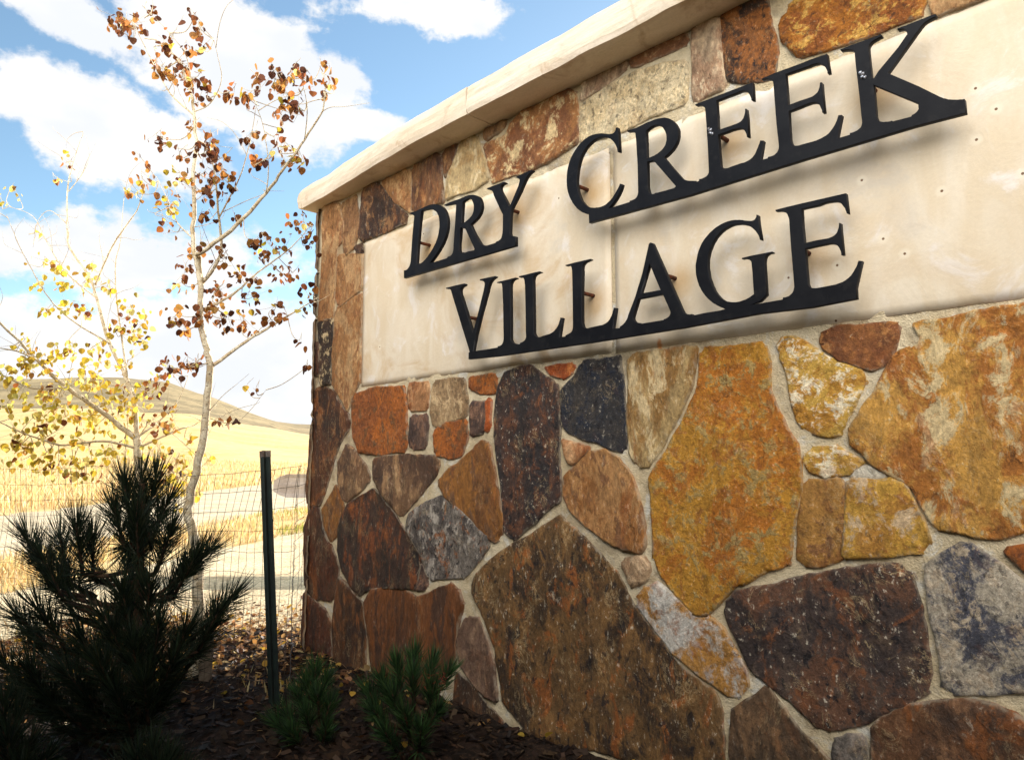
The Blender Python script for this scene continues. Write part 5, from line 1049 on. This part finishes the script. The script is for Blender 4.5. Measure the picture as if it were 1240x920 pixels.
Y2 = 5.4
limbs2 = [
 ([(160, 762), (163, 700), (165, 620), (168, 560), (166, 530)], 0.036, 0.028, Y2, 0),
 ([(166, 532), (129, 503), (81, 469), (44, 435), (18, 408), (-25, 370)], 0.022, 0.006, Y2, -0.5),
 ([(166, 535), (163, 490), (152, 455), (132, 415), (117, 361), (108, 334), (85, 300), (81, 271), (83, 220), (91, 190), (101, 160)], 0.020, 0.002, Y2, 0.4),
 ([(115, 345), (135, 300), (152, 274), (166, 254), (176, 225)], 0.009, 0.003, 5.6, -0.3),
 ([(154, 456), (142, 368), (140, 320), (146, 290), (150, 240)], 0.008, 0.002, 5.45, 0.3),
 ([(163, 542), (125, 534), (78, 539), (51, 532), (14, 518), (-20, 500)], 0.011, 0.003, Y2, -0.8),
 ([(168, 528), (196, 507), (217, 483), (228, 455)], 0.010, 0.002, Y2, 0.2),
 ([(172, 540), (217, 520), (238, 513), (262, 490)], 0.009, 0.002, Y2, 0.5),
 ([(81, 469), (40, 470), (5, 455), (-30, 440)], 0.009, 0.003, 5.1, -0.3),
 ([(132, 415), (90, 390), (60, 362), (35, 320), (20, 290), (8, 260)], 0.007, 0.0015, 5.5, -0.4),
 ([(117, 361), (80, 330), (55, 290), (40, 262), (10, 250)], 0.006, 0.0015, 5.6, 0.3),
 ([(81, 271), (60, 255), (45, 270), (40, 300)], 0.004, 0.001, 5.6, 0.2),
 ([(83, 232), (100, 210), (108, 190), (104, 165)], 0.004, 0.001, 5.7, 0.2),
 ([(166, 545), (185, 575), (205, 580), (232, 572)], 0.008, 0.002, Y2, 0.2),
 ([(44, 435), (20, 425), (-10, 420)], 0.008, 0.003, 5.0, -0.2),
]
cl2 = [(53,317,10,6),(72,322,10,7),(113,322,6,4),(100,343,14,11),(130,345,8,5),(78,345,8,6),(85,372,10,8),(45,343,6,3),(57,375,6,4),(105,375,8,5),(140,400,8,6),(160,378,14,11),(170,395,14,11),(165,410,10,9),(115,425,14,12),(65,425,14,9),(30,415,10,7),(45,437,16,13),(25,445,12,10),(5,455,14,12),(100,450,18,16),(115,460,16,12),(75,480,16,15),(60,470,10,9),(25,470,10,6),(110,500,16,12),(80,505,14,11),(65,490,12,9),(130,495,14,12),(150,500,14,13),(165,480,16,16),(180,475,12,11),(190,462,12,8),(115,515,14,11),(40,505,14,8),(55,515,10,7),(20,520,12,9),(15,535,10,7),(60,535,14,11),(55,550,10,9),(80,560,12,10),(100,565,12,10),(85,577,8,5),(25,557,12,8),(110,560,10,7),(60,560,8,6),(175,512,8,6),(210,500,8,6),(145,440,10,7),(200,445,10,8),(230,532,8,6),(215,555,12,10),(222,575,12,11),(232,592,10,9),(212,565,12,9),(205,590,12,9),(222,608,10,7),(245,548,6,4),(255,552,4,2),(120,470,10,9),(140,470,10,7),(190,515,10,8),(205,515,8,6),(13,228,6,3),(3,245,5,3),(22,237,4,2),(45,280,4,2),(68,215,5,3),(84,196,6,4),(88,420,10,7),(35,540,9,6),(8,490,10,7),(150,545,12,9),(185,545,12,9),(130,545,12,8),(95,530,12,8)]
def pal_gold(x, y, r):
    if (170 < x < 220 and 430 < y < 520 and r.random() < 0.7) or r.random() < 0.10: return BROWN
    return GOLD
b2 = foot(160, 752); b2 = (at(160, 752, Y2).x, Y2, 0.0)
a2 = aspen('aspen_tree', 'yellow leaved young aspen growing behind the dark pine', limbs2, cl2, pal_gold, 5, b2, 0.8, 0.043, 80, 2.0)

# ------------------------------------------------------------------ pines
NEEDLE_D = [lin(c) for c in ((34, 46, 30), (28, 40, 28), (42, 54, 34), (48, 52, 30))]
NEEDLE_G = [lin(c) for c in ((52, 80, 40), (42, 66, 36), (64, 88, 44), (36, 54, 32))]
def shoot(mb_, tr, p0, p1, nn, ln, r, pal, ob, bare=0.12):
    ax = p1 - p0; L = ax.length; ax = ax.normalized()
    tr.tube([p0 - ob, p0.lerp(p1, 0.5) - ob, p1 - ob], [0.009, 0.006, 0.004], 5)
    s1 = ax.orthogonal().normalized(); s2 = ax.cross(s1)
    for q in range(nn):
        t = bare + (1 - bare) * r.random() ** 0.8
        a = r.uniform(0, 6.283)
        rad = s1 * math.cos(a) + s2 * math.sin(a)
        tipk = sstep(t, 0.75, 1.0)
        sp = r.uniform(0.35, 0.92) * (1 - 0.5 * tipk)
        d = (ax * (1 - sp * 0.45) + rad * sp + Vector((0, 0, 0.10))).normalized()
        o_ = p0 + ax * (L * t) + rad * 0.004
        l_ = ln * r.uniform(0.75, 1.15)
        wd = d.cross(Vector((r.uniform(-1, 1), r.uniform(-1, 1), r.uniform(-1, 1)))).normalized() * 0.0016
        bend = (rad * -0.06 + Vector((0, 0, 0.05))) * l_
        m_ = o_ + d * l_ * 0.55 + bend * 0.3; e_ = o_ + d * l_ + bend
        mb_.add([o_ - wd - ob, o_ + wd - ob, m_ + wd * 0.9 - ob, m_ - wd * 0.9 - ob, e_ - ob], [(0, 1, 2, 3), (3, 2, 4)], jit(r.choice(pal), r, 0.3))
def pine(label, base, stem, shoots, seed, pal, ln=0.11, nn=150, r0=0.03, red=None):
    r = random.Random(seed)
    root = empty('young_pine', base); tag(root, label, 'pine', 'young pines planted around the sign')
    ob = Vector(base); nd = MB(); tr = MB()
    S = smoothline(stem, 5)
    tr.tube([v - ob for v in S], [r0 * (1 - 0.75 * i / (len(S) - 1)) for i in range(len(S))], 8)
    for (tip, ln0, want) in shoots:
        # a limb from the stem up to the shoot
        st = min(S, key=lambda v: abs((tip.z - 0.75 * (Vector((tip.x, tip.y, 0)) - Vector((v.x, v.y, 0))).length) - v.z) + 0.2 * (v - tip).length)
        dirv = want.normalized()
        p0 = tip - dirv * ln0
        L = smoothline([st, st.lerp(p0, 0.55) - Vector((0, 0, 0.02)), p0], 4)
        tr.tube([v - ob for v in L], [0.013 - 0.005 * i / (len(L) - 1) for i in range(len(L))], 5)
        shoot(nd, tr, p0, tip, nn, ln, r, pal, ob)
        if (p0 - st).length > 0.12: shoot(nd, tr, st.lerp(p0, 0.6), p0, int(nn * 0.35), ln, r, pal, ob, 0.0)
    if red is not None:
        for q in range(60):
            p = red + Vector((r.gauss(0, .022), r.gauss(0, .022), r.gauss(0, .016)))
            d = Vector((r.uniform(-1, 1), r.uniform(-1, 1), r.uniform(-.5, .5))).normalized() * 0.03; wd = d.orthogonal().normalized() * 0.002
            nd.add([p - wd - ob, p + wd - ob, p + d - ob], [(0, 1, 2)], lin((120, 44, 26)))
    tr.build('trunk', M_PINEBARK, root, True)
    nd.build('needles', M_NEEDLE, root)
    return root
def sh(x, y, Y, ln0, dx_=0.0, dy_=0.0, dz_=1.0): return (at(x, y, Y), ln0, Vector((dx_, dy_, dz_)))
YP = 3.15
rp = random.Random(11)
S1 = [sh(172,574,YP,.24,.03,0,1), sh(190,575,YP+.05,.20,.15,.1,1), sh(150,580,YP-.05,.20,-.18,-.1,1), sh(204,604,YP+.1,.2,.3,.1,1), sh(138,612,YP-.1,.2,-.25,-.1,1),
      sh(208,640,YP-.1,.2,.4,-.2,1), sh(165,620,YP-.12,.22,0,-.2,1), sh(160,655,YP+.12,.22,-.1,.2,1), sh(180,640,YP+.1,.22,.1,.2,1),
      sh(92,632,YP-.05,.22,-.2,0,1), sh(112,645,YP+.05,.2,-.15,.1,1), sh(72,650,YP+.1,.2,-.3,0,1), sh(30,645,YP-.1,.26,-.5,0,.9), sh(48,668,YP-.15,.22,-.45,-.1,.9), sh(75,690,YP+.05,.2,-.35,.1,.9),
      sh(18,742,YP-.05,.26,-.7,0,.6), sh(44,735,YP-.2,.22,-.5,-.2,.8), sh(36,765,YP+.1,.2,-.6,.2,.6),
      sh(2,800,YP-.25,.24,-.6,-.2,.7), sh(34,806,YP-.35,.22,-.3,-.3,.8), sh(18,836,YP-.3,.22,-.6,-.2,.6),
      sh(260,660,YP+.05,.26,.75,0,.7), sh(238,672,YP-.05,.2,.5,-.1,.9), sh(222,690,YP+.1,.2,.45,.2,.9),
      sh(284,720,YP,.26,.7,0,.75), sh(266,738,YP-.1,.2,.5,-.2,.9), sh(252,770,YP+.05,.2,.5,0,.8), sh(226,760,YP-.2,.2,.4,-.3,.8),
      sh(180,705,YP-.2,.2,.1,-.3,1), sh(148,715,YP-.25,.2,-.1,-.3,1), sh(126,745,YP-.3,.22,-.3,-.3,.9), sh(192,755,YP-.3,.22,.2,-.3,.9), sh(160,775,YP-.35,.22,0,-.4,.9), sh(96,770,YP-.3,.22,-.4,-.3,.8), sh(212,795,YP-.3,.2,.4,-.3,.7),
      sh(120,800,YP-.35,.22,-.2,-.4,.9), sh(78,812,YP-.35,.22,-.4,-.4,.7), sh(175,822,YP-.35,.22,.1,-.4,.8), sh(140,835,YP-.35,.22,-.1,-.4,.8), sh(200,838,YP-.2,.2,.4,-.3,.6), sh(100,842,YP-.3,.2,-.3,-.4,.7), sh(58,846,YP-.3,.2,-.5,-.3,.6),
      sh(130,770,YP+.25,.22,-.2,.3,.9), sh(185,775,YP+.2,.22,.3,.3,.9), sh(150,730,YP+.2,.2,-.1,.3,1), sh(170,750,YP+.25,.2,.1,.3,1)]
gb_ = (at(160, 880, YP).x, YP, 0.0)
pine('tall dark young pine standing in the shade at the left', gb_, [Vector(gb_), at(166, 800, YP), at(168, 720, YP), at(172, 640, YP), at(172, 585, YP)], S1, 21, NEEDLE_D, 0.135, 215, 0.03)
# dwarf pine against the wall
YW = 3.02
S2 = [sh(502,790,YW,.13,.05,0,1), sh(480,800,YW-.03,.13,-.2,-.1,1), sh(525,800,YW+.03,.12,.25,.1,1), sh(545,812,YW,.12,.5,0,.9), sh(462,822,YW-.06,.13,-.4,-.2,1), sh(500,815,YW-.1,.13,0,-.3,1),
      sh(445,835,YW-.05,.13,-.5,-.1,.9), sh(475,838,YW-.14,.13,-.2,-.4,1), sh(525,830,YW-.1,.12,.2,-.3,1), sh(450,858,YW-.14,.13,-.5,-.4,.7), sh(490,862,YW-.18,.13,-.1,-.5,.9), sh(530,858,YW-.12,.12,.4,-.4,.8), sh(510,880,YW-.2,.13,.1,-.5,.8), sh(465,885,YW-.2,.13,-.3,-.5,.7)]
gb_ = (at(497, 900, YW).x, YW, 0.0)
pine('green dwarf pine with a few red needles at the foot of the wall', gb_, [Vector(gb_), at(498, 885, YW), at(500, 845, YW)], S2, 22, NEEDLE_G, 0.085, 170, 0.016, at(530, 826, YW - 0.05))
YV = 3.3
S3 = [sh(382,806,YV,.12,.05,0,1), sh(396,818,YV,.11,.3,0,1), sh(370,822,YV-.03,.11,-.25,-.1,1), sh(360,840,YV-.06,.12,-.4,-.2,.9), sh(385,840,YV-.08,.11,0,-.3,1), sh(345,862,YV-.1,.12,-.5,-.2,.8), sh(330,872,YV-.12,.12,-.7,-.2,.6), sh(370,862,YV-.14,.12,-.1,-.4,.9), sh(400,850,YV-.05,.11,.3,-.2,.9), sh(350,885,YV-.18,.12,-.3,-.5,.7), sh(395,880,YV-.14,.12,.2,-.4,.8)]
gb_ = (at(380, 890, YV).x, YV, 0.0)
pine('low dwarf pine in the corner between steel post and wall', gb_, [Vector(gb_), at(381, 880, YV), at(382, 845, YV)], S3, 23, NEEDLE_G, 0.085, 150, 0.015)
YL = 2.55
S4 = [sh(5,850,YL,.15,-.1,0,1), sh(22,868,YL,.15,.2,0,1), sh(-20,845,YL,.15,-.3,0,1), sh(10,890,YL-.1,.15,.1,-.3,1), sh(40,895,YL-.05,.14,.5,-.1,.8), sh(-30,880,YL-.1,.15,-.4,-.2,.8), sh(60,915,YL-.05,.14,.6,-.1,.6), sh(25,925,YL-.15,.14,.2,-.4,.8)]
gb_ = (at(5, 960, YL).x, YL, 0.0)
pine('low pine cut off by the bottom left corner', gb_, [Vector(gb_), at(5, 950, YL), at(5, 900, YL)], S4, 24, NEEDLE_D, 0.10, 150, 0.018)
YB = 2.35
S5 = [sh(185,905,YB,.12,0,0,1), sh(165,915,YB,.12,-.3,0,.9), sh(205,915,YB,.12,.35,0,.9), sh(190,930,YB-.1,.12,.1,-.4,.9), sh(150,930,YB,.12,-.5,0,.7), sh(225,935,YB,.12,.5,0,.7)]
gb_ = (at(185, 990, YB).x, YB, 0.0)
pine('small pine whose needle tips just rise over the bottom edge', gb_, [Vector(gb_), at(185, 980, YB), at(185, 945, YB)], S5, 25, NEEDLE_D, 0.09, 150, 0.016)

# ------------------------------------------------------------------ added unseen hedge behind the photographer, keeps sky light off the lower wall
def hedge(pts, seed):
    r = random.Random(seed)
    root = empty('added_shade_hedge', pts[0][:2] + (0,)); tag(root, 'added unseen evergreen hedge that shades the lower wall', 'hedge')
    ob = root.location; tr = MB(); fo = MB()
    for (x, y, h, rad) in pts:
        tr.tube([Vector((x, y, -0.05)) - ob, Vector((x, y, h * 0.8)) - ob], [0.05, 0.015], 6)
        for q in range(2200):
            t = r.random(); a = r.uniform(0, 6.283); rr = rad * (1 - 0.35 * t ** 2) * r.random() ** 0.45 * (1 + 0.2 * noise.noise(Vector((x + a, t * 4, 1))))
            p = Vector((x + math.cos(a) * rr, y + math.sin(a) * rr, 0.04 + h * t + r.gauss(0, .03)))
            d = Vector((math.cos(a), math.sin(a), r.uniform(.2, 1.2))).normalized() * r.uniform(.09, .17); s1 = d.cross(Vector((r.uniform(-1, 1), r.uniform(-1, 1), 1))).normalized() * .035
            fo.add([p - s1 - ob, p + s1 - ob, p + d + s1 * .5 - ob, p + d * 1.25 - ob, p + d - s1 * .5 - ob], [(0, 1, 2, 3, 4)], jit(r.choice(NEEDLE_D), r, .3))
    tr.build('trunk', M_PINEBARK, root); fo.build('foliage', M_NEEDLE, root)
hd = [(-4.1, 4.2, 2.8, .45), (-3.9, 3.4, 2.9, .45), (-3.6, 2.7, 2.9, .45), (-3.3, 2.0, 2.9, .42), (-2.9, 1.35, 2.9, .42), (-2.45, .75, 2.8, .42), (-1.95, .2, 3.1, .42),
      (-1.75, -.35, 3.1, .42), (-1.15, -.7, 2.9, .4), (-.55, -.95, 2.55, .4), (.1, -1.2, 2.3, .38), (.75, -1.4, 2.0, .38), (1.4, -1.6, 1.95, .38), (2.05, -1.8, 1.9, .38)]
hedge(hd, 61)

# ------------------------------------------------------------------ stake, litter, grass
sb = foot(242, 828)
b = MB(); M_ = Matrix.Translation(Vector((0, 0, 0))) @ Matrix.Rotation(0.5, 4, 'Z') @ Matrix.Rotation(0.05, 4, 'X')
pts = [(-.034, -.03), (.03, -.034), (.036, .03), (-.03, .034)]
vv = [Vector((x, y, z + (0.02 * x / .03 if z > 0 else 0))) for z in (-0.1, 0.13, 0.262) for x, y in [(p[0] * (1 + 0.05 * (z > .2)), p[1]) for p in pts]]
b.add([M_ @ v for v in vv], [(0, 1, 5, 4), (1, 2, 6, 5), (2, 3, 7, 6), (3, 0, 4, 7), (4, 5, 9, 8), (5, 6, 10, 9), (6, 7, 11, 10), (7, 4, 8, 11), (8, 9, 10, 11)])
so = b.build('wooden_stake', M_WOOD); so.location = (foot(252, 828).x, 4.02, 0); tag(so, 'short weathered wooden stake at the foot of the brown leaved aspen', 'stake')

def scatter_chips(name, n, region, size, cols, seed, zoff=0.0, flat=0.35):
    r = random.Random(seed); m_ = MB(); k_ = 0
    while k_ < n:
        x, y = region(r)
        if x is None: continue
        L = r.uniform(*size); W = L * r.uniform(0.2, 0.5)
        e = Matrix.Rotation(r.uniform(0, 6.283), 3, 'Z') @ Matrix.Rotation(r.gauss(0, flat), 3, 'X') @ Matrix.Rotation(r.gauss(0, flat), 3, 'Y')
        inb = bed_edge(x, y) > 0.1
        p = Vector((x, y, (bed_z(x, y) + 0.014 if inb else 0.014) + zoff + r.random() * 0.01))
        q = [Vector((-L / 2, -W / 2 * r.uniform(.5, 1), 0)), Vector((L / 2, -W / 2 * r.uniform(.4, 1), r.uniform(-.003, .003))), Vector((L / 2 * r.uniform(.7, 1), W / 2, 0)), Vector((-L / 2 * r.uniform(.7, 1), W / 2, r.uniform(0, .004)))]
        m_.add([p + e @ v for v in q], [(0, 1, 2, 3)], jit(r.choice(cols), r, 0.35)); k_ += 1
    return m_
def in_bed(r):
    x = r.uniform(-3.2, 1.6); y = 1.9 + 3.5 * r.random()
    if bed_edge(x, y) < -0.05: return None, None
    if (Vector((x, y, 0)) - BASE).dot(N) < 0.02 and (Vector((x, y, 0)) - BASE).dot(U) > -0.02: return None, None
    return x, y
cm = scatter_chips('mulch_chips', 9000, in_bed, (0.02, 0.07), [lin(c) for c in ((66, 48, 36), (46, 34, 27), (92, 72, 54), (36, 28, 23))], 31)
tag(cm.build('mulch_chips', M_LEAF), kind='stuff')
def near_edge(r):
    x = r.uniform(-3.4, 0.2); y = r.gauss(4.9, 0.55)
    if (Vector((x, y, 0)) - BASE).dot(N) < 0.02 and (Vector((x, y, 0)) - BASE).dot(U) > -0.02: return None, None
    return (x, y) if 3.2 < y < 7 else (None, None)
r = random.Random(41); fl = MB(); k_ = 0
LIT = [lin(c) for c in ((150, 104, 56), (120, 78, 44), (190, 150, 60), (96, 64, 40), (170, 130, 84))]
while k_ < 1500:
    x, y = near_edge(r)
    if x is None: continue
    z_ = (bed_z(x, y) if bed_edge(x, y) > 0.1 else 0.0) + 0.02
    V, F = leaf_shape(r.uniform(0.025, 0.045), r)
    e = Matrix.Rotation(r.uniform(0, 6.283), 3, 'Z') @ Matrix.Rotation(r.gauss(0, 0.45), 3, 'X') @ Matrix.Rotation(r.gauss(0, .4), 3, 'Y')
    fl.add([Vector((x, y, z_)) + e @ v for v in V], F, jit(r.choice(LIT), r, 0.3)); k_ += 1
k_ = 0
while k_ < 140:                         # drifted against the foot of the wall and over the mulch
    x, y = in_bed(r)
    if x is None or (r.random() > 0.35 and (Vector((x, y, 0)) - BASE).dot(N) > 0.35): continue
    V, F = leaf_shape(r.uniform(0.025, 0.045), r)
    e = Matrix.Rotation(r.uniform(0, 6.283), 3, 'Z') @ Matrix.Rotation(r.gauss(0, 0.6), 3, 'X') @ Matrix.Rotation(r.gauss(0, .5), 3, 'Y')
    fl.add([Vector((x, y, bed_z(x, y) + 0.03)) + e @ v for v in V], F, jit(r.choice(LIT), r, 0.3)); k_ += 1
tag(fl.build('fallen_leaves', M_LEAF), kind='stuff')
ch = scatter_chips('bark_litter', 4200, near_edge, (0.015, 0.06), [lin(c) for c in ((186, 146, 96), (150, 110, 70), (104, 74, 50), (206, 172, 120))], 43)
tag(ch.build('leaf_litter', M_LEAF), kind='stuff')

gm = MB(); r = random.Random(51)
GCOL = [lin(c) for c in ((208, 182, 128), (198, 168, 112), (186, 154, 98), (218, 196, 148))]
GGRN = [lin(c) for c in ((150, 146, 66), (166, 156, 80), (130, 132, 62))]
def blade(x, y, hgt, cols):
    z0 = ground_z(x, y); wd = hgt * 0.035 + 0.0015 * y / 6; a = r.uniform(0, 6.283); l_ = r.uniform(.1, .55) * hgt; b_ = r.uniform(0, 6.283)
    dx_, dy_ = math.cos(a) * wd, math.sin(a) * wd; lx, ly = math.cos(b_) * l_, math.sin(b_) * l_
    gm.add([(x - dx_, y - dy_, z0), (x + dx_, y + dy_, z0), (x + dx_ * .7 + lx * .35, y + dy_ * .7 + ly * .35, z0 + hgt * .6), (x + lx, y + ly, z0 + hgt)], [(0, 1, 2), (0, 2, 3)], jit(r.choice(cols), r, 0.2))
def road_near(y): return interp(y, [(-2, -7.2), (7, -6.6), (10, -6.2), (16.5, -5.6), (27, -4.6), (39, -3.0)])
def drive_left(y): return interp(y, [(-6, -5.2), (2, -5.0), (6.4, -4.7), (9, -4.2), (11.5, -3.8), (16, -2.6), (21, 0)])
def road_far(y): return interp(y, [(-12, -9), (6, -10.4), (16, -11.3), (28, -12.4), (39, -13.2)])
k_ = 0
while k_ < 15000:                       # verge between drive and road
    y = 3 + 24 * r.random() ** 1.4; a, b_ = road_near(y), drive_left(y) if y < 21 else 2.0
    x = a + (b_ - a) * min(1, max(0, r.gauss(.5, .32)))
    if noise.noise(Vector((x * .8, y * .5, 3))) < -0.25: continue
    green = noise.noise(Vector((x * .5, y * .35, 8))) > 0.12
    blade(x, y, r.uniform(.05, .16), GGRN if green and r.random() < .6 else GCOL); k_ += 1
k_ = 0
while k_ < 26000:                       # tall grass beyond the road
    y = 5 + 60 * r.random() ** 1.1; x = road_far(y) - abs(r.gauss(0, 14)) if y < 39 else r.uniform(-60, 10)
    if x < -1.1 * y - 4: continue
    blade(x, y, r.uniform(.15, .42), GCOL); k_ += 1
for q in range(260):                    # tufts along the foot of the fence
    s_ = r.uniform(0, acc[300]); p = along(s_)
    blade(p.x + r.gauss(0, .07), p.y + r.gauss(.25, .15), r.uniform(.03, .12), GCOL)
tag(gm.build('dry_grass', M_DRYGRASS), kind='stuff')
